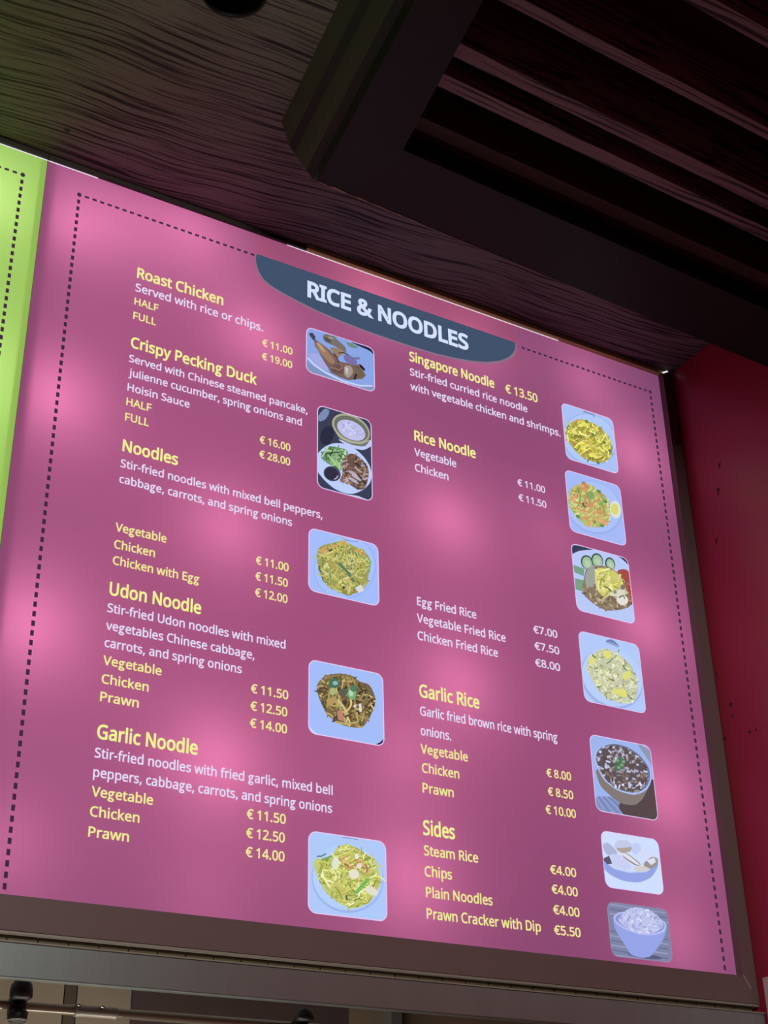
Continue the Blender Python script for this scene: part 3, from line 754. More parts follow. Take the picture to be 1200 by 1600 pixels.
TEXT = [
    ('t', 'Roast Chicken', 523, 651, 2722.3, 16.5),
    ('w', 'Served with rice or chips.', 522, 714, 2699.0, 13),
    ('y', 'HALF', 522, 556, 2676.6, 11.2),
    ('y', 'FULL', 522, 554, 2652.8, 11.2),
    ('y', '€ 11.00', 714, 761, 2674.9, 11.3),
    ('y', '€ 19.00', 714, 761, 2651.7, 11.3),
    ('t', 'Crispy Pecking Duck', 522, 706, 2606.4, 16.5),
    ('w', 'Served with Chinese steamed pancake,', 521, 786, 2582.8, 11.2),
    ('w', 'julienne cucumber, spring onions and', 522, 777, 2560.8, 11.2),
    ('w', 'Hoisin Sauce', 522, 609, 2537.7, 11.2),
    ('y', 'HALF', 522, 556, 2515.4, 11.2),
    ('y', 'FULL', 522, 554, 2492.1, 11.2),
    ('y', '€ 16.00', 714, 760, 2514.5, 11.3),
    ('y', '€ 28.00', 714, 760, 2491.7, 11.3),
    ('t', 'Noodles', 522, 597, 2446.2, 16.5),
    ('w', 'Stir-fried noodles with mixed bell peppers,', 521, 810, 2422.2, 11.2),
    ('w', 'cabbage, carrots, and spring onions', 521, 764, 2399.5, 11.2),
    ('y', 'Vegetable', 521, 588, 2330.8, 11.2),
    ('y', 'Chicken', 521, 574, 2307.2, 11.2),
    ('y', 'Chicken with Egg', 521, 635, 2285.0, 11.2),
    ('y', '€ 11.00', 713, 760, 2331.1, 11.3),
    ('y', '€ 11.50', 713, 759, 2308.3, 11.3),
    ('y', '€ 12.00', 713, 759, 2285.2, 11.3),
    ('t', 'Udon Noodle', 520, 639, 2243.9, 16.5),
    ('w', 'Stir-fried Udon noodles with mixed', 519, 757, 2221.0, 11.2),
    ('w', 'vegetables Chinese cabbage,', 519, 714, 2198.1, 11.2),
    ('w', 'carrots, and spring onions', 519, 697, 2175.9, 11.2),
    ('y', 'Vegetable', 519, 592, 2153.3, 11.2),
    ('y', 'Chicken', 519, 577, 2130.0, 11.2),
    ('y', 'Prawn', 519, 566, 2107.9, 11.2),
    ('y', '€ 11.50', 711, 762, 2153.5, 11.3),
    ('y', '€ 12.50', 711, 761, 2130.8, 11.3),
    ('y', '€ 14.00', 711, 761, 2108.6, 11.3),
    ('t', 'Garlic Noodle', 519, 643, 2062.7, 16.5),
    ('w', 'Stir-fried noodles with fried garlic, mixed bell', 518, 825, 2039.9, 11.2),
    ('w', 'peppers, cabbage, carrots, and spring onions', 518, 824, 2017.1, 11.2),
    ('y', 'Vegetable', 518, 591, 1994.7, 11.2),
    ('y', 'Chicken', 518, 576, 1971.9, 11.2),
    ('y', 'Prawn', 518, 565, 1948.8, 11.2),
    ('y', '€ 11.50', 710, 761, 1995.2, 11.3),
    ('y', '€ 12.50', 710, 760, 1972.5, 11.3),
    ('y', '€ 14.00', 710, 760, 1949.9, 11.3),
    ('t', 'Singapore Noodle', 959, 1113, 2731.9, 16.5),
    ('y', '€ 13.50', 1135, 1196, 2731.2, 15.5),
    ('w', 'Stir-fried curried rice noodle', 959, 1174, 2705.8, 12.3),
    ('w', 'with vegetable chicken and shrimps.', 959, 1236, 2679.9, 12.3),
    ('t', 'Rice Noodle', 963, 1070, 2592.7, 16.5),
    ('w', 'Vegetable', 962, 1034, 2566.6, 12.3),
    ('w', 'Chicken', 962, 1019, 2540.4, 12.3),
    ('w', '€ 11.00', 1145, 1196, 2566.7, 11.3),
    ('w', '€ 11.50', 1145, 1196, 2540.8, 11.3),
    ('w', 'Egg Fried Rice', 958, 1055, 2326.7, 12.3),
    ('w', 'Vegetable Fried Rice', 957, 1103, 2301.2, 12.3),
    ('w', 'Chicken Fried Rice', 957, 1088, 2275.3, 12.3),
    ('w', '€7.00', 1154, 1196, 2326.4, 11.3),
    ('w', '€7.50', 1154, 1197, 2300.9, 11.3),
    ('w', '€8.00', 1153, 1196, 2274.9, 11.3),
    ('t', 'Garlic Rice', 957, 1052, 2193.1, 17.3),
    ('w', 'Garlic fried brown rice with spring', 957, 1181, 2167.1, 12.3),
    ('w', 'onions.', 957, 1004, 2139.8, 12.3),
    ('y', 'Vegetable', 956, 1029, 2114.8, 12.3),
    ('y', 'Chicken', 957, 1014, 2089.2, 12.3),
    ('y', 'Prawn', 957, 1004, 2062.6, 12.3),
    ('y', '€ 8.00', 1158, 1199, 2114.0, 11.3),
    ('y', '€ 8.50', 1158, 1200, 2087.7, 11.3),
    ('y', '€ 10.00', 1152, 1202, 2061.9, 11.3),
    ('t', 'Sides', 956, 1003, 2007.7, 18),
    ('y', 'Steam Rice', 956, 1037, 1981.5, 12.3),
    ('y', 'Chips', 956, 996, 1955.3, 12.3),
    ('y', 'Plain Noodles', 957, 1056, 1929.4, 12.3),
    ('y', 'Prawn Cracker with Dip', 957, 1129, 1903.3, 12.3),
    ('y', '€4.00', 1152, 1194, 1980.9, 11.3),
    ('y', '€4.00', 1152, 1194, 1955.3, 11.3),
    ('y', '€4.00', 1152, 1194, 1928.7, 11.3),
    ('y', '€5.50', 1151, 1193, 1902.6, 11.3),
    ('h', 'RICE & NOODLES', 786, 1067, 2787.9, 27),
]



def ellipse_pts(cx, cy, rx, ry, n=28, cw=False):
    return [v for k in range(n) for v in (cx + rx * math.cos((-1 if cw else 1) * 2 * math.pi * k / n), cy + ry * math.sin((-1 if cw else 1) * 2 * math.pi * k / n))]


# two-storey g in three layers: bowl, loop, ear and link
G_ADV = 560
G_LAYERS = [[ellipse_pts(248, 362, 178, 178, cw=True), ellipse_pts(248, 362, 92, 112)],
            [ellipse_pts(258, -92, 226, 132, cw=True), ellipse_pts(262, -92, 136, 66)],
            [[330, 536, 530, 536, 530, 476, 400, 456], [150, 215, 205, 192, 160, 120, 178, 84, 330, 44, 200, 0, 92, 58, 96, 120]]]


def text_mesh(s, x0, x1, z, cap, bold):
    layers = [[], [], [], []]
    pen = 0
    for idx, ch in enumerate(s):
        if ch == ' ':
            pen += SPACE
            continue
        if ch == 'g':
            for i in range(3):
                for c in G_LAYERS[i]:
                    layers[i].append([(c[j] + pen, c[j + 1]) for j in range(0, len(c), 2)])
            pen += G_ADV
            continue
        adv, cs = GLYPHS[ch]
        for c in cs:
            up = 26 if ch in 'ij' and min(c[1::2]) > 560 else 0     # keep the dot clear of the stem
            layers[3 if idx % 2 else 0].append([(c[j] + pen, c[j + 1] + up) for j in range(0, len(c), 2)])
        pen += adv
    xs = [p[0] for L in layers for c in L for p in c]
    a, b = min(xs), max(xs)
    sx = (x1 - x0) / (b - a)
    sz = cap / 714.0
    V, Fc = [], []
    for i, L in enumerate(layers):
        if not L:
            continue
        cv = bpy.data.curves.new('t', 'CURVE')
        cv.dimensions = '2D'
        cv.fill_mode = 'BOTH'
        cv.offset = bold / 1000.0
        for c in L:
            sp = cv.splines.new('POLY')
            sp.points.add(len(c) - 1)
            for q, (u, v) in zip(sp.points, c):
                q.co = (u / 1000.0, v / 1000.0, 0, 1)
            sp.use_cyclic_u = True
        o = bpy.data.objects.new('t', cv)
        me = o.to_mesh()
        k = len(V)
        V += [(x0 + (v.co.x * 1000 - a) * sx, -.0010 - .0001 * i, z + v.co.y * 1000 * sz) for v in me.vertices]
        Fc += [tuple(j + k for j in p.vertices) for p in me.polygons]
        o.to_mesh_clear()
        bpy.data.objects.remove(o)
        bpy.data.curves.remove(cv)
    return V, Fc


KINDN = {'t': 'dish_heading', 'w': 'dish_description', 'y': 'dish_option', 'h': 'banner_title'}
for k, s, x0, x1, z, cap in TEXT:
    V, Fc = text_mesh(s, x0 / 1000, x1 / 1000, z / 1000, cap / 1000, {'t': 28, 'w': 19, 'y': 22, 'h': 42}[k])
    nm = 'dish_price' if '€' in s else KINDN[k]
    o = obj(nm, V, Fc, INK[k], board)
    if k == 'h':
        o['label'] = 'white heading lettering on the dark banner'

# ------------------------------------------------------------------ dish photographs printed on the film
m, n, l = new_mat('printed_photo')
n.remove(n['Principled BSDF'])
e_ = n.new('ShaderNodeEmission')
at = n.new('ShaderNodeAttribute')
at.attribute_name = 'ink'
l.new(at.outputs['Color'], e_.inputs['Color'])
l.new(e_.outputs[0], n['Material Output'].inputs['Surface'])
M['photo'] = m


def clip_convex(poly, conv):
    out = poly
    n_ = len(conv)
    for i in range(n_):
        a, b = conv[i], conv[(i + 1) % n_]
        inp, out = out, []
        if not inp:
            return []

        def side(p):
            return (b[0] - a[0]) * (p[1] - a[1]) - (b[1] - a[1]) * (p[0] - a[0])
        for j in range(len(inp)):
            p, q = inp[j - 1], inp[j]
            sp_, sq = side(p), side(q)
            if (sp_ >= 0) != (sq >= 0):
                t = sp_ / (sp_ - sq)
                out.append((p[0] + (q[0] - p[0]) * t, p[1] + (q[1] - p[1]) * t))
            if sq >= 0:
                out.append(q)
    return out


class Print:
    def __init__(s, org, sc_, Lp, Rp, Tp, Bp, rad=.011, border=(228, 200, 244), bg=(165, 190, 250), bw=.0014):
        s.o, s.s = org, sc_
        s.f, s.v, s.c, s.k = [], [], [], 0
        x0, x1 = s.p(Lp)[0], s.p(Rp)[0]
        z1, z0 = s.p(Tp)[1], s.p(Bp)[1]
        s.rect = (x0, x1, z0, z1)
        s.raw(s.rr(x0, x1, z0, z1, rad), border)
        s.conv = s.rr(x0 + bw, x1 - bw, z0 + bw, z1 - bw, rad - bw)
        s.raw(s.conv, bg)

    def rr(s, x0, x1, z0, z1, r):
        out = []
        for (cx_, cz_, a0) in ((x1 - r, z0 + r, -90), (x1 - r, z1 - r, 0), (x0 + r, z1 - r, 90), (x0 + r, z0 + r, 180)):
            for k in range(7):
                a = math.radians(a0 + 15 * k)
                out.append((cx_ + r * math.cos(a), cz_ + r * math.sin(a)))
        return out

    def p(s, q):
        w_ = on_y(s.o[0] + q[0] / s.s, s.o[1] + q[1] / s.s)
        return (w_.x, w_.z)

    def raw(s, pts, col):
        if len(pts) < 3:
            return
        b = len(s.v)
        y = -.0006 - s.k * 3.0e-6
        s.k += 1
        s.v += [(x, y, z) for x, z in pts]
        s.f.append(tuple(range(b, b + len(pts))))
        s.c.append(lin(col))

    def poly(s, pts, col):
        pts = [tuple(a) for a in pts]
        if 5 <= len(pts) < 24:
            for _ in range(2):
                o_ = []
                for i in range(len(pts)):
                    a, b = pts[i], pts[(i + 1) % len(pts)]
                    o_ += [(a[0] * .8 + b[0] * .2, a[1] * .8 + b[1] * .2), (a[0] * .2 + b[0] * .8, a[1] * .2 + b[1] * .8)]
                pts = o_
        q = clip_convex([s.p(a) for a in pts], s.conv)
        s.raw(q, col)

    def ell(s, cx_, cy_, rx, ry, col, rot=0, n_=26):
        c_, s_ = math.cos(math.radians(rot)), math.sin(math.radians(rot))
        s.poly([(cx_ + rx * math.cos(t) * c_ - ry * math.sin(t) * s_, cy_ + rx * math.cos(t) * s_ + ry * math.sin(t) * c_) for t in (2 * math.pi * k / n_ for k in range(n_))], col)

    def line(s, pts, w_, col):
        # ribbon built as quads
        for i in range(len(pts) - 1):
            (ax_, ay_), (bx_, by_) = pts[i], pts[i + 1]
            L_ = math.hypot(bx_ - ax_, by_ - ay_) or 1
            nx, ny = -(by_ - ay_) / L_ * w_ / 2, (bx_ - ax_) / L_ * w_ / 2
            s.poly([(ax_ + nx, ay_ + ny), (bx_ + nx, by_ + ny), (bx_ - nx, by_ - ny), (ax_ - nx, ay_ - ny)], col)

    def ribbon(s, pts, w_, col):
        L_, R_ = [], []
        for i, (x, y) in enumerate(pts):
            a, b = pts[max(0, i - 1)], pts[min(len(pts) - 1, i + 1)]
            d_ = math.hypot(b[0] - a[0], b[1] - a[1]) or 1
            nx, ny = -(b[1] - a[1]) / d_ * w_ / 2, (b[0] - a[0]) / d_ * w_ / 2
            L_.append((x + nx, y + ny))
            R_.append((x - nx, y - ny))
        q = [s.p(a) for a in L_ + R_[::-1]]
        x0, x1, z0, z1 = s.rect
        if all(x0 + .004 < u < x1 - .004 and z0 + .004 < v < z1 - .004 for u, v in q):
            s.raw(q, col)
        else:
            s.line(pts, w_, col)

    def strands(s, area, n_, pal, length, w_, seed, curl=1.6):
        rnd = random.Random(seed)
        xs, ys = [a[0] for a in area], [a[1] for a in area]

        def inside(x, y):
            r = False
            for i in range(len(area)):
                (x1, y1), (x2, y2) = area[i - 1], area[i]
                if (y1 > y) != (y2 > y) and x < (x2 - x1) * (y - y1) / (y2 - y1) + x1:
                    r = not r
            return r
        k = 0
        while k < n_:
            x, y = rnd.uniform(min(xs), max(xs)), rnd.uniform(min(ys), max(ys))
            if not inside(x, y):
                continue
            k += 1
            a = rnd.uniform(0, 2 * math.pi)
            cv = rnd.uniform(-curl, curl)
            L_ = length * rnd.uniform(.5, 1.2)
            pts = []
            for j in range(7):
                if not inside(x, y) and rnd.random() < .8:
                    break
                pts.append((x, y))
                x += math.cos(a) * L_ / 6
                y += math.sin(a) * L_ / 6
                a += cv / 6
            c_ = rnd.choice(pal)
            f_ = rnd.uniform(.88, 1.08)
            if len(pts) > 1:
                s.ribbon(pts, w_ * rnd.uniform(.7, 1.25), tuple(min(255, v * f_) for v in c_))

    def done(s, label):
        o = obj('dish_photo', s.v, s.f, M['photo'], board)
        a = o.data.color_attributes.new('ink', 'FLOAT_COLOR', 'CORNER')
        for poly_, col in zip(o.data.polygons, s.c):
            for li in poly_.loop_indices:
                a.data[li].color = col
        o['label'] = label
        return o


YEL = [(205, 205, 110), (190, 186, 92), (152, 152, 78), (222, 216, 150), (176, 172, 96)]
# half roast bird on an oval plate
p = Print((470, 500), 9.23, (72, 450), (1062, 700), (500, 230), (500, 880), bg=(140, 165, 230))
p.poly([(100, 480), (230, 480), (420, 680), (380, 740), (250, 680), (150, 600)], (166, 170, 226))
p.poly([(700, 310), (860, 345), (960, 390), (1062, 450), (1062, 520), (1000, 450), (820, 372)], (38, 38, 66))
p.poly([(430, 210), (560, 250), (700, 290), (690, 308), (560, 262), (450, 235)], (34, 34, 60))
p.poly([(60, 540), (130, 640), (350, 780), (600, 900), (850, 965), (1070, 960), (1070, 1060), (60, 1040)], (130, 148, 188))
p.ribbon([(95, 545), (180, 640), (350, 760), (600, 882), (850, 950), (1030, 955)], 20, (204, 218, 252))
p.poly([(640, 320), (740, 340), (845, 405), (760, 412), (690, 385)], (112, 142, 130))
p.poly([(740, 540), (840, 540), (860, 570), (780, 575)], (112, 125, 160))
p.poly([(310, 230), (360, 200), (470, 240), (560, 320), (640, 390), (660, 480), (600, 460), (500, 385), (400, 345), (330, 300)], (122, 112, 108))
p.poly([(320, 250), (380, 255), (440, 300), (430, 335), (350, 310)], (88, 84, 88))
p.poly([(380, 240), (450, 250), (480, 285), (400, 270)], (160, 152, 130))
p.poly([(115, 195), (165, 185), (205, 240), (215, 290), (330, 370), (420, 440), (480, 510), (560, 600), (640, 620), (760, 640), (830, 650), (900, 740), (935, 800), (890, 850), (780, 862), (690, 872), (560, 830), (430, 762), (390, 690), (330, 600), (250, 450), (200, 380), (190, 310), (140, 240)], (122, 98, 92))
p.poly([(110, 195), (165, 185), (205, 240), (190, 310), (140, 250)], (70, 66, 86))
p.poly([(200, 330), (260, 320), (340, 400), (440, 520), (500, 620), (430, 640), (330, 540), (240, 430)], (158, 124, 102))
p.poly([(225, 340), (260, 335), (320, 410), (360, 480), (300, 440)], (190, 158, 128))
p.poly([(400, 395), (560, 410), (660, 480), (560, 520), (520, 580), (470, 480)], (150, 128, 112))
p.ribbon([(540, 480), (600, 470), (670, 500), (700, 520)], 16, (72, 58, 62))
p.ribbon([(470, 480), (520, 550), (540, 620)], 18, (78, 60, 62))
p.poly([(600, 510), (720, 510), (830, 620), (760, 660), (640, 610)], (122, 112, 168))
p.poly([(400, 680), (560, 640), (640, 700), (600, 790), (470, 770)], (108, 80, 80))
p.ribbon([(420, 690), (500, 700), (540, 730), (600, 690), (570, 650)], 16, (160, 122, 112))
p.poly([(620, 660), (720, 660), (760, 760), (680, 850), (620, 790)], (166, 152, 142))
p.poly([(640, 680), (680, 700), (670, 780), (650, 770)], (205, 200, 205))
p.poly([(800, 660), (880, 720), (920, 800), (820, 845)], (112, 98, 76))
p.poly([(780, 770), (812, 790), (790, 862), (750, 862)], (58, 44, 52))
p.poly([(830, 630), (880, 660), (930, 720), (912, 742), (850, 680)], (24, 20, 34))
p.ell(818, 686, 13, 12, (150, 52, 60))
p.done('printed photo of a browned roast bird half on a blue-white plate')

# duck plate with a bamboo steamer
p = Print((470, 620), 8.571, (215, 650), (950, 700), (560, 205), (560, 1305), bg=(60, 64, 88))
p.poly([(225, 260), (320, 150), (390, 190), (340, 300), (240, 345)], (124, 140, 182))
p.ell(350, 520, 90, 130, (46, 46, 66), 20)
p.poly([(480, 560), (700, 640), (900, 600), (960, 560), (950, 660), (840, 722), (700, 692), (560, 622)], (192, 202, 248))
p.poly([(420, 330), (430, 420), (520, 575), (700, 655), (860, 672), (915, 600), (920, 480)], (122, 126, 112))
p.ell(668, 425, 272, 172, (172, 172, 148), 28)
p.ell(672, 428, 248, 148, (112, 112, 100), 28)
p.ell(672, 450, 205, 118, (192, 192, 236), 28)
p.strands([(500, 350), (650, 330), (800, 430), (850, 540), (700, 560), (560, 480)], 40, [(212, 212, 246), (172, 172, 216), (200, 200, 240)], 120, 12, 3)
p.ribbon([(440, 430), (520, 550), (650, 610), (800, 630), (900, 590)], 10, (190, 190, 170))
p.poly([(205, 780), (300, 680), (430, 622), (560, 625), (700, 680), (830, 790), (920, 920), (950, 1040), (930, 1150), (850, 1240), (720, 1302), (600, 1302), (450, 1240), (320, 1130), (205, 990)], (190, 206, 252))
p.poly([(640, 1310), (760, 1330), (900, 1385), (800, 1390)], (200, 205, 240))
gr = [(268, 770), (370, 650), (640, 715), (610, 820), (545, 860), (545, 1000), (420, 930), (270, 835)]
p.poly(gr, (110, 146, 108))
p.strands(gr, 60, [(168, 205, 140), (140, 180, 120), (44, 70, 54), (185, 215, 170), (90, 130, 90)], 190, 15, 5, .3)
dk = [(540, 880), (640, 760), (720, 770), (830, 850), (900, 960), (910, 1060), (860, 1240), (760, 1252), (640, 1172), (510, 1140), (560, 1030)]
p.poly(dk, (106, 84, 74))
p.strands(dk, 80, [(150, 112, 84), (182, 166, 174), (70, 52, 46), (128, 96, 74), (160, 130, 110)], 110, 20, 6, .6)
for q in ((700, 1040), (740, 1090), (700, 1130)):
    p.ell(q[0], q[1], 75, 26, (186, 172, 184), 35)
    p.ribbon([(q[0] - 70, q[1] - 20), (q[0], q[1] + 25), (q[0] + 60, q[1] + 55)], 10, (62, 48, 50))
p.ell(415, 1035, 118, 98, (74, 74, 96), 25)
p.ell(405, 1035, 95, 80, (50, 48, 66), 25)
p.ribbon([(440, 1110), (475, 1090), (490, 1060)], 12, (190, 195, 230))
p.done('printed photo of sliced duck, cucumber and a bamboo steamer')

# noodles with vegetables
p = Print((470, 810), 8.571, (98, 550), (1043, 750), (560, 235), (560, 1075))
p.ell(590, 660, 420, 440, (158, 184, 248), 30)
p.ell(585, 655, 392, 412, (168, 194, 252), 30)
ar = [(200, 500), (250, 370), (420, 330), (560, 300), (700, 370), (850, 430), (945, 575), (905, 740), (890, 880), (800, 990), (600, 1035), (500, 980), (360, 930), (245, 740)]
p.poly(ar, (160, 160, 92))
p.strands(ar, 70, [(120, 128, 72), (140, 140, 80)], 170, 16, 11)
p.poly([(450, 560), (570, 560), (720, 830), (680, 885), (540, 700)], (84, 114, 90))
p.poly([(830, 530), (940, 575), (915, 740), (860, 660)], (112, 166, 84))
p.poly([(240, 420), (345, 370), (350, 460), (270, 480)], (206, 152, 102))
p.poly([(520, 310), (600, 295), (620, 350), (540, 360)], (206, 152, 102))
p.strands(ar, 190, YEL, 210, 14, 12, 2.2)
p.ribbon([(370, 440), (400, 430), (415, 405)], 22, (66, 82, 60))
p.ribbon([(500, 600), (600, 700), (700, 850)], 34, (92, 124, 96))
p.ribbon([(240, 640), (245, 700), (270, 720)], 26, (84, 118, 92))
p.strands(ar, 24, [(96, 128, 96), (220, 160, 110), (235, 230, 190)], 120, 14, 13)
p.ell(568, 930, 16, 18, (50, 50, 44))
p.poly([(720, 935), (800, 888), (842, 972), (770, 1002)], (222, 216, 218))
p.ribbon([(570, 285), (660, 310), (760, 318)], 8, (120, 130, 190))
p.done('printed photo of yellow noodles with dark green strips on a white plate')

# dark udon noodles
p = Print((470, 1020), 8.571, (98, 600), (1110, 800), (600, 185), (600, 1170))
p.poly([(960, 1250), (1060, 1200), (1130, 1130), (1130, 1280)], (20, 24, 60))
p.ribbon([(110, 1000), (160, 1060), (240, 1110)], 22, (205, 220, 255))
ar = [(200, 470), (240, 380), (330, 300), (520, 275), (700, 310), (780, 390), (920, 420), (1000, 600), (990, 720), (905, 900), (820, 1012), (600, 990), (450, 920), (340, 820), (250, 640)]
p.poly(ar, (118, 102, 72))
BR = [(176, 156, 94), (142, 122, 78), (88, 74, 52), (205, 186, 122), (120, 100, 66), (160, 134, 84)]
p.strands(ar, 60, [(70, 58, 46), (92, 76, 58)], 160, 22, 20)
p.strands(ar, 150, BR, 210, 20, 21, 2.4)
p.poly([(330, 640), (460, 580), (480, 660), (360, 720)], (184, 152, 98))
p.ell(440, 415, 72, 66, (70, 116, 92))
p.ell(455, 410, 36, 28, (150, 184, 176))
p.ell(680, 545, 55, 92, (120, 176, 124))
p.ell(668, 540, 30, 48, (176, 216, 182))
p.ell(560, 535, 56, 50, (92, 96, 84))
p.ell(700, 480, 46, 46, (84, 124, 96))
p.ell(420, 520, 40, 50, (176, 186, 120))
p.poly([(480, 790), (550, 750), (565, 925), (490, 892)], (192, 132, 116))
p.poly([(770, 690), (802, 682), (812, 795), (780, 795)], (224, 218, 224))
p.ell(718, 716, 18, 22, (224, 216, 214))
p.ribbon([(490, 630), (540, 700), (600, 780)], 34, (206, 190, 136))
p.ribbon([(460, 930), (600, 960), (760, 930), (740, 800)], 30, (186, 168, 104))
p.done('printed photo of brown udon noodles with broccoli and carrot')

# pale garlic noodles
p = Print((470, 1290), 8.276, (90, 600), (1108, 700), (600, 136), (600, 1188), bg=(176, 202, 250))
p.ell(600, 690, 470, 440, (160, 182, 240), 20)
p.ell(600, 672, 455, 425, (182, 208, 252), 20)
ar = [(160, 520), (180, 430), (260, 430), (400, 400), (480, 260), (620, 240), (740, 300), (850, 370), (980, 450), (1010, 600), (1030, 740), (960, 900), (850, 1020), (680, 1080), (520, 1030), (330, 880), (240, 740)]
p.poly(ar, (196, 202, 116))
LY = [(228, 232, 142), (206, 214, 112), (180, 186, 96), (238, 238, 184), (152, 154, 74), (216, 206, 110)]
p.strands(ar, 60, [(150, 156, 74), (172, 176, 90)], 190, 18, 30)
p.strands(ar, 200, LY, 230, 17, 31, 2.2)
p.strands([(480, 420), (650, 330), (900, 560), (860, 650), (560, 560)], 36, [(206, 152, 96), (220, 178, 112), (176, 130, 84)], 110, 16, 32)
p.ell(680, 630, 68, 62, (232, 226, 206), 30)
p.ell(440, 490, 42, 84, (224, 230, 214), 10)
p.ell(748, 525, 34, 36, (236, 220, 214))
p.ell(715, 400, 26, 40, (236, 234, 220))
p.ell(910, 850, 88, 50, (228, 224, 206), 25)
p.poly([(680, 870), (722, 892), (890, 700), (842, 682)], (124, 184, 92))
p.poly([(250, 470), (400, 410), (395, 385), (270, 430)], (120, 170, 100))
p.ribbon([(200, 400), (260, 400), (320, 365)], 16, (84, 112, 100))
p.ribbon([(580, 900), (590, 960)], 18, (70, 84, 60))
p.ribbon([(680, 970), (760, 940)], 14, (80, 90, 54))
p.ribbon([(530, 155), (620, 165), (730, 186)], 8, (110, 130, 180))
p.done('printed photo of pale yellow garlic noodles with white pieces')

# curried noodles
p = Print((860, 620), 6.4, (130, 340), (652, 500), (370, 142), (400, 693), bg=(172, 194, 246))
p.ell(390, 430, 285, 250, (160, 182, 238), 35)
p.ell(390, 425, 272, 238, (178, 202, 250), 35)
ar = [(150, 330), (200, 260), (280, 220), (400, 250), (500, 310), (580, 400), (622, 520), (580, 640), (480, 668), (340, 622), (240, 540), (160, 430)]
p.poly(ar, (182, 176, 80))
CY = [(220, 214, 80), (236, 226, 112), (160, 150, 70), (128, 128, 62), (202, 152, 92), (240, 232, 140), (150, 160, 70)]
p.strands(ar, 210, CY, 130, 13, 40, 1.8)
for q in ((240, 360), (480, 450), (330, 520), (440, 600), (300, 290), (520, 540), (400, 590)):
    p.ell(q[0], q[1], 24, 16, (238, 228, 110), 30)
for q in ((590, 545), (470, 660), (420, 380), (360, 250), (530, 460)):
    p.ell(q[0], q[1], 22, 12, (104, 128, 70), 40)
p.ribbon([(330, 165), (330, 148), (433, 188), (433, 206)], 7, (84, 84, 104))
p.done('printed photo of bright yellow curried noodles')

# rice noodles with half an egg
p = Print((860, 620), 6.4, (165, 1020), (722, 1150), (440, 815), (460, 1418), bg=(166, 186, 246))
p.ell(430, 1110, 300, 250, (156, 176, 240), 35)
p.ell(430, 1102, 286, 238, (172, 194, 250), 35)
ar = [(175, 1000), (200, 920), (280, 870), (400, 870), (480, 940), (590, 1040), (602, 1200), (560, 1290), (470, 1312), (340, 1290), (240, 1180), (180, 1100)]
p.poly(ar, (178, 186, 112))
p.poly([(200, 970), (325, 900), (332, 960), (240, 1040)], (222, 152, 112))
p.poly([(270, 1130), (380, 1110), (422, 1180), (300, 1185)], (218, 152, 110))
RN = [(206, 216, 132), (190, 200, 110), (216, 172, 112), (140, 160, 82), (224, 226, 160), (170, 184, 100)]
p.strands(ar, 190, RN, 140, 12, 50, 1.6)
p.ell(345, 1082, 36, 26, (78, 108, 78), 20)
p.ell(392, 990, 42, 44, (132, 168, 104), 20)
for q in ((430, 1250), (510, 1290), (480, 950), (545, 1050), (330, 870), (270, 1200)):
    p.ell(q[0], q[1], 24, 16, (104, 142, 88), 30)
p.strands(ar, 26, [(224, 150, 104), (216, 160, 112)], 110, 18, 51)
p.ell(645, 1132, 56, 88, (222, 226, 214), -8)
p.ell(638, 1126, 38, 56, (218, 216, 112), -8)
p.done('printed photo of rice noodles with orange strips and half an egg')

# rice with cucumber and tomato
p = Print((870, 840), 5.519, (143, 330), (642, 450), (380, 116), (400, 684), bg=(186, 202, 248))
p.poly([(120, 60), (250, 82), (330, 105), (240, 108), (180, 118), (120, 150)], (58, 62, 90))
p.poly([(470, 140), (560, 160), (640, 200), (640, 280), (600, 220), (540, 170)], (58, 54, 84))
p.poly([(140, 235), (235, 270), (230, 335), (150, 300)], (122, 158, 138))
p.poly([(148, 350), (235, 370), (215, 465), (155, 445)], (124, 160, 136))
for q, rx, ry in (((257, 215), 50, 64), ((346, 198), 50, 64), ((458, 228), 42, 58)):
    p.ell(q[0], q[1], rx, ry, (58, 84, 78), -20)
    p.ell(q[0] + 3, q[1] + 6, rx - 9, ry - 8, (164, 192, 160), -20)
    p.ell(q[0] + 5, q[1] + 12, rx * .4, ry * .5, (186, 206, 176), -20)
p.poly([(505, 285), (590, 268), (660, 330), (660, 570), (610, 595), (590, 420)], (166, 78, 72))
ar = [(235, 330), (250, 270), (330, 240), (450, 250), (560, 330), (618, 480), (645, 592), (540, 628), (420, 632), (320, 580), (210, 480)]
p.poly(ar, (138, 120, 98))
p.strands(ar, 150, [(160, 146, 120), (118, 98, 80), (180, 166, 140), (136, 118, 92), (196, 188, 164)], 50, 14, 60)
p.ell(290, 340, 48, 90, (158, 164, 156), 10)
eg = [(320, 270), (420, 260), (540, 320), (572, 400), (490, 470), (410, 530), (330, 440)]
p.poly(eg, (206, 204, 112))
p.strands(eg, 70, [(222, 218, 120), (236, 228, 164), (180, 180, 90), (214, 204, 140)], 80, 13, 61)
p.ell(560, 540, 52, 44, (228, 224, 216), 20)
p.poly([(440, 500), (500, 450), (590, 450), (580, 520), (480, 510)], (220, 216, 196))
p.ell(497, 472, 16, 16, (140, 150, 128))
p.ribbon([(400, 420), (440, 440), (465, 470)], 9, (60, 62, 46))
p.ribbon([(530, 520), (570, 500), (580, 530)], 10, (70, 66, 48))
p.strands([(590, 360), (640, 400), (640, 560), (610, 570)], 12, [(206, 130, 112), (140, 60, 60)], 30, 8, 62)
p.done('printed photo of rice with egg, cucumber slices and tomato')

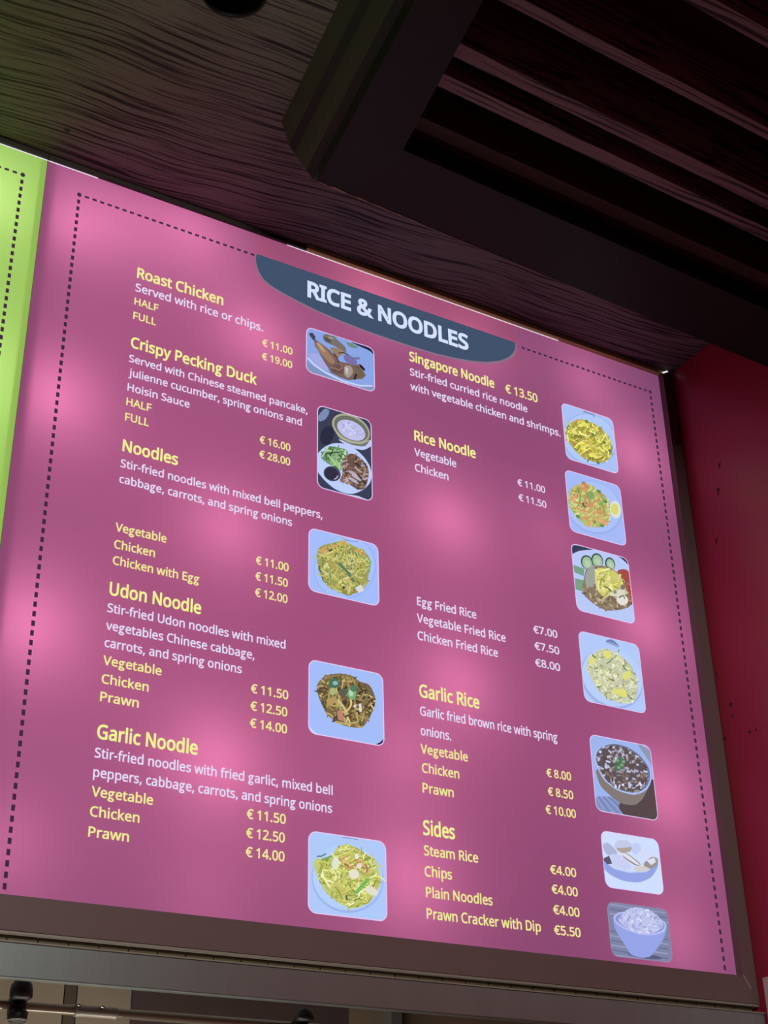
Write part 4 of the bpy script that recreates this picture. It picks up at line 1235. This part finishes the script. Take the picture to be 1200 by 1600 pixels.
# egg fried rice
p = Print((870, 840), 5.519, (203, 1050), (735, 1200), (440, 862), (480, 1462), bg=(180, 202, 250), bw=.001)
p.ell(470, 1220, 290, 240, (160, 178, 232), 40)
p.ell(475, 1205, 278, 232, (186, 208, 252), 40)
ar = [(245, 1110), (290, 1010), (400, 950), (520, 990), (620, 1080), (690, 1200), (702, 1330), (660, 1432), (560, 1432), (430, 1392), (330, 1290)]
p.poly(ar, (198, 202, 172))
p.strands(ar, 230, [(226, 228, 198), (206, 208, 164), (178, 184, 150), (232, 228, 176), (214, 218, 206), (160, 164, 120)], 42, 13, 70, .6)
for q, rx, ry in (((430, 1010), 40, 30), ((560, 1340), 50, 34), ((600, 1190), 34, 40), ((300, 1060), 30, 34), ((500, 1330), 30, 24)):
    p.ell(q[0], q[1], rx, ry, (226, 222, 122), 30)
p.strands(ar, 60, [(222, 226, 190), (208, 212, 160)], 40, 12, 71, .6)
for a_, b_ in (((420, 1090), (480, 1040)), ((320, 1130), (350, 1120)), ((560, 1100), (600, 1150)), ((440, 1210), (490, 1240)), ((300, 1010), (330, 1040)), ((520, 990), (530, 970)), ((600, 1350), (650, 1400)), ((380, 1280), (340, 1290))):
    p.ribbon([a_, ((a_[0] + b_[0]) / 2, (a_[1] + b_[1]) / 2 + 8), b_], 9, (98, 128, 72))
p.poly([(418, 890), (460, 878), (500, 900), (530, 935), (525, 952), (470, 925), (415, 908)], (118, 132, 186))
p.ribbon([(425, 905), (470, 915), (520, 938)], 6, (176, 192, 236))
p.done('printed photo of pale egg fried rice')

# brown garlic rice bowl
p = Print((900, 1130), 4.1, (103, 300), (497, 350), (280, 108), (320, 594), bg=(158, 182, 238), bw=.0012)
p.poly([(380, 120), (520, 200), (520, 330), (470, 250)], (146, 152, 176))
p.poly([(90, 470), (250, 470), (330, 560), (340, 640), (90, 620)], (132, 146, 196))
for k in range(6):
    p.ribbon([(125 + k * 16, 470), (170 + k * 22, 540), (200 + k * 26, 590)], 5, (112, 124, 170) if k % 2 else (156, 170, 214))
p.poly([(470, 350), (520, 380), (530, 640), (330, 620), (250, 520)], (88, 74, 76))
p.poly([(112, 270), (150, 400), (200, 450), (262, 500), (310, 522), (380, 528), (432, 480), (475, 380)], (134, 122, 118))
rim = [(110, 232), (125, 175), (165, 142), (240, 125), (330, 148), (415, 205), (474, 285), (484, 360), (460, 420), (420, 448), (360, 462), (260, 432), (170, 362)]
p.poly(rim, (176, 194, 248))
cx0 = sum(q[0] for q in rim) / len(rim)
cy0 = sum(q[1] for q in rim) / len(rim)
p.poly([(cx0 + (q[0] - cx0) * .95, cy0 + (q[1] - cy0) * .95 - 4) for q in rim], (112, 118, 150))
ins = [(cx0 + (q[0] - cx0) * .90 - 6, cy0 + (q[1] - cy0) * .92) for q in rim]
p.poly(ins, (96, 84, 88))
p.strands(ins, 190, [(192, 196, 228), (152, 140, 140), (122, 100, 94), (212, 212, 240), (170, 162, 176), (96, 80, 78)], 26, 13, 80, .5)
p.ell(275, 262, 30, 44, (78, 116, 88), 20)
for q in ((262, 240), (290, 270), (270, 285), (300, 250)):
    p.ell(q[0], q[1], 12, 9, (130, 164, 134), 20)
p.done('printed photo of a bowl of brown rice with green onion')

# prawn crackers
p = Print((900, 1130), 4.1, (170, 860), (541, 900), (340, 716), (380, 1078), bg=(208, 222, 255), border=(222, 206, 250), bw=.0011)
p.poly([(160, 860), (172, 930), (220, 975), (300, 1012), (400, 1024), (480, 992), (520, 930), (528, 878), (450, 950), (340, 958), (240, 930)], (148, 164, 230))
p.ribbon([(172, 872), (240, 930), (340, 956), (450, 950), (522, 890)], 9, (190, 204, 250))
for pts, c_ in (([(165, 780), (200, 760), (270, 830), (240, 860), (190, 840)], (176, 182, 214)), ([(240, 790), (260, 750), (330, 750), (360, 780), (330, 815), (270, 815)], (196, 202, 234)),
                ([(250, 800), (300, 800), (370, 790), (340, 830), (280, 830)], (176, 162, 152)), ([(210, 840), (280, 840), (360, 920), (340, 945), (250, 925), (210, 890)], (202, 208, 244)),
                ([(165, 870), (210, 850), (230, 900), (200, 905)], (92, 88, 108)), ([(280, 825), (330, 835), (420, 905), (390, 920), (310, 870)], (158, 140, 132)),
                ([(275, 828), (320, 835), (410, 905), (400, 915), (320, 865)], (226, 226, 240)), ([(360, 770), (400, 765), (420, 810), (380, 850), (350, 820)], (196, 206, 244)),
                ([(390, 830), (440, 800), (500, 850), (470, 900), (420, 890)], (212, 220, 250)), ([(420, 905), (490, 850), (525, 870), (520, 910), (470, 940)], (156, 148, 146)),
                ([(450, 880), (500, 860), (510, 890), (480, 910)], (222, 224, 240)), ([(360, 930), (420, 910), (480, 935), (450, 952), (390, 950)], (210, 206, 206))):
    p.poly(pts, c_)
p.done('printed photo of white crackers in a shallow bowl')

# bowl of steamed rice
p = Print((900, 1130), 4.1, (208, 1300), (598, 1330), (380, 1166), (420, 1514), border=(150, 140, 176), bg=(128, 134, 168), bw=.0008)
for k, yy in enumerate((1180, 1210, 1240, 1350, 1380, 1410, 1440, 1470, 1500)):
    p.ribbon([(215, yy - 20), (330, yy), (460, yy + 20), (590, yy + 38)], 9, (112, 116, 146) if k % 2 else (152, 158, 192))
p.ell(440, 1492, 110, 16, (92, 96, 128), 8)
p.poly([(234, 1245), (246, 1320), (330, 1452), (350, 1485), (420, 1506), (470, 1498), (500, 1470), (562, 1380), (582, 1295), (420, 1340)], (152, 164, 232))
p.poly([(234, 1245), (260, 1215), (320, 1205), (480, 1225), (560, 1265), (582, 1300), (560, 1345), (480, 1362), (390, 1352), (300, 1318), (250, 1280)], (182, 190, 242))
p.poly([(246, 1248), (270, 1225), (320, 1215), (480, 1235), (550, 1270), (570, 1300), (545, 1332), (480, 1350), (390, 1340), (305, 1306), (260, 1275)], (140, 148, 208))
ri = [(262, 1262), (300, 1215), (335, 1188), (400, 1178), (480, 1202), (540, 1250), (562, 1305), (500, 1346), (400, 1346), (310, 1306)]
p.poly(ri, (190, 196, 238))
p.strands(ri, 120, [(206, 210, 246), (176, 182, 228), (216, 220, 250), (164, 170, 214)], 24, 10, 90, .5)
p.done('printed photo of a white bowl heaped with steamed rice')


# ------------------------------------------------------------------ below the boards
# steel rail under both light boxes
SY = -0.02
za, zb_ = on_y(400, 1508, SY).z, on_y(400, 1560, SY).z
rail = empty('steel_beam', (0.4, 0.04, zb_), 'long brushed steel beam running under the menu boards', 'beam')
box('beam_body', -2.1, XRO, SY, SY + 0.012, zb_, za, M['steel'], rail, .0016)
box('top_lip', -2.1, XRO, SY - .0012, SY + .004, za - .0006, za + .0012, M['alu'], rail, .0005)
# olive pieces fill the dark gap, imitating the segments of a reflection
gap = empty('gap_reflection', (0.4, 0.02, za + .0014), 'dull olive segments standing in for reflections in the gap between steel beam and menu frame', 'strip')
x = -0.7
while x < XRO - .01:
    x2 = min(x + .0335, XRO)
    box('reflection_segment', x, x2 - .0016, -.004, 0.012, za + .0014, FB0 - .0036, M['olive'], gap)
    x += .0335

# clear curtain rail in front of the hatch
KY = 0.05
z_t = (on_y(47, 1565, KY).z + on_y(47, 1582, KY).z) / 2
r_t = (on_y(47, 1565, KY).z - on_y(47, 1582, KY).z) / 2 * .97
tube = empty('hanging_rail', (0.4, KY, z_t), 'thin polished metal rail under the steel beam at lower left', 'rail')
mb = MB()
mb.lathe((-1.0, KY, z_t), (1, 0, 0), [(0, r_t), (2.46, r_t)], 28)
mb.out('rail_tube', M['tube'], tube, True)
xa, xb = on_y(117, 1578, KY).x, on_y(182, 1582, KY).x
mb = MB()
mb.lathe((xa, KY, z_t), (1, 0, 0), [(0, r_t * 1.02), (0, r_t * 1.22), (.004, r_t * 1.25), (.006, r_t * 1.14), (xb - xa - .006, r_t * 1.12), (xb - xa - .002, r_t * 1.2), (xb - xa, r_t * 1.2), (xb - xa, r_t * 1.02)], 28, caps=False)
cp = mb.out('coupling_sleeve', M['alu'], tube, True)
for q in (on_y(123, 1569, KY - r_t), on_y(160, 1571, KY - r_t)):
    mb = MB()
    mb.lathe((q.x, KY - r_t * .9, z_t + r_t * .8), (0, -.7, .7), [(0, .0022), (.0025, .0022), (.0034, .0012)], 14)
    mb.out('coupling_screw', M['chrome'], cp, True)


def clamp(px, py0, py1, label):
    c_ = on_y(px, py0, KY)
    top = c_.z
    bot = on_y(px, py1, KY).z
    cl = empty('rail_clamp', (c_.x, KY, z_t), label, 'clamp', 'black clamps on the hanging rail')
    w_ = .0120
    mb = MB()      # pill-shaped grip
    z1_, z0_ = top - w_, z_t + r_t * 1.3
    prof = [(-math.sin(a) * w_, math.cos(a) * w_) for a in [math.radians(t) for t in (85, 65, 45, 25, 0)]]
    mb.lathe((c_.x, KY - .012, z1_), (0, 0, -1), prof + [(z1_ - z0_, w_), (z1_ - z0_ + .003, w_ * .7)], 22)
    mb.out('grip', M['black'], cl, True)
    mb = MB()      # ring around the tube
    mb.lathe((c_.x - .008, KY, z_t), (1, 0, 0), [(0, r_t * 1.03), (0, r_t * 1.5), (.016, r_t * 1.5), (.016, r_t * 1.03)], 24, caps=False)
    mb.out('collar', M['black'], cl, True)
    mb = MB()      # turning knob below
    mb.lathe((c_.x, KY - .006, z_t - r_t * .8), (0, 0, -1), [(0, .008), (.003, .011), (.012, .010), (.014, .007)], 22)
    kn = mb.out('knob', M['black'], cl, True)
    mb = MB()
    mb.lathe((c_.x, KY - .006, z_t - r_t * .8 - .0105), (0, 0, -1), [(0, .0104), (.0016, .0104)], 22)
    mb.out('knob_ring', M['alu'], kn, True)
    return cl


clamp(30, 1531, 1597, 'black clamp with knob gripping the rail at the far lower left corner')
clamp(468, 1577, 1640, 'black clamp on the rail half hidden below the steel beam, at mid frame')

# kitchen side seen through the hatch
BY = 0.34


def panel(name, xa, xb, m, label, cat, y=BY, t=.012):
    a, b = on_y(xa, 1560, y).x, on_y(xb, 1590, y).x
    o = box(name, a, b - .0008, y, y + t, 1.20, 2.02, m, None)
    tag(o, label, cat)
    return o


panel('wall_panel', -400, 99, M['beige'], 'beige metal panel behind the rail at the lower left corner', 'panel')
panel('joint_strip', 99, 119, M['seam'], 'narrow dark strip joining the panels behind the rail', 'strip')
panel('wall_panel', 119, 205, M['beige'], 'narrow beige metal panel right of the dark joint strip', 'panel')
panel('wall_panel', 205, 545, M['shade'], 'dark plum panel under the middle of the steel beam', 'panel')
panel('wooden_board', 545, 611, M['tan'], 'short tan wooden board left of the grey post', 'board')
panel('grey_post', 611, 629, M['post'], 'slim grey post between tan boards under the beam', 'post', BY - .02, .03)
panel('wooden_board', 629, 1500, M['tan'], 'long tan wooden board right of the grey post', 'board')
w = box('wall_kitchen', -2.2, XW, 1.1, 1.2, 0, 2.1, M['plaster'])
tag(w, 'kitchen wall beyond the hatch', 'wall', kind='structure')

# paper notice on the red wall
a = on_x(1191.5, 1528, XW - .0006)
mb = MB()
N_ = 8
for k in range(N_):
    pass
y0, y1, z1, z0 = a.y, a.y - .21, a.z, a.z - .297
V, Fc = [], []
for i in range(N_ + 1):
    t = i / N_
    lift = .0010 + .004 * t * t
    for z in (z1, z0):
        V += [(XW - lift, y0 + (y1 - y0) * t, z), (XW - lift + .0004, y0 + (y1 - y0) * t, z)]
for i in range(N_):
    b = i * 4
    Fc += [(b, b + 4, b + 6, b + 2), (b + 1, b + 3, b + 7, b + 5), (b, b + 1, b + 5, b + 4), (b + 2, b + 6, b + 7, b + 3)]
Fc += [(0, 2, 3, 1), (N_ * 4, N_ * 4 + 1, N_ * 4 + 3, N_ * 4 + 2)]
nt = obj('paper_notice', V, Fc, M['paper'])
tag(nt, 'pale paper notice on the red wall at the lower right corner', 'notice')
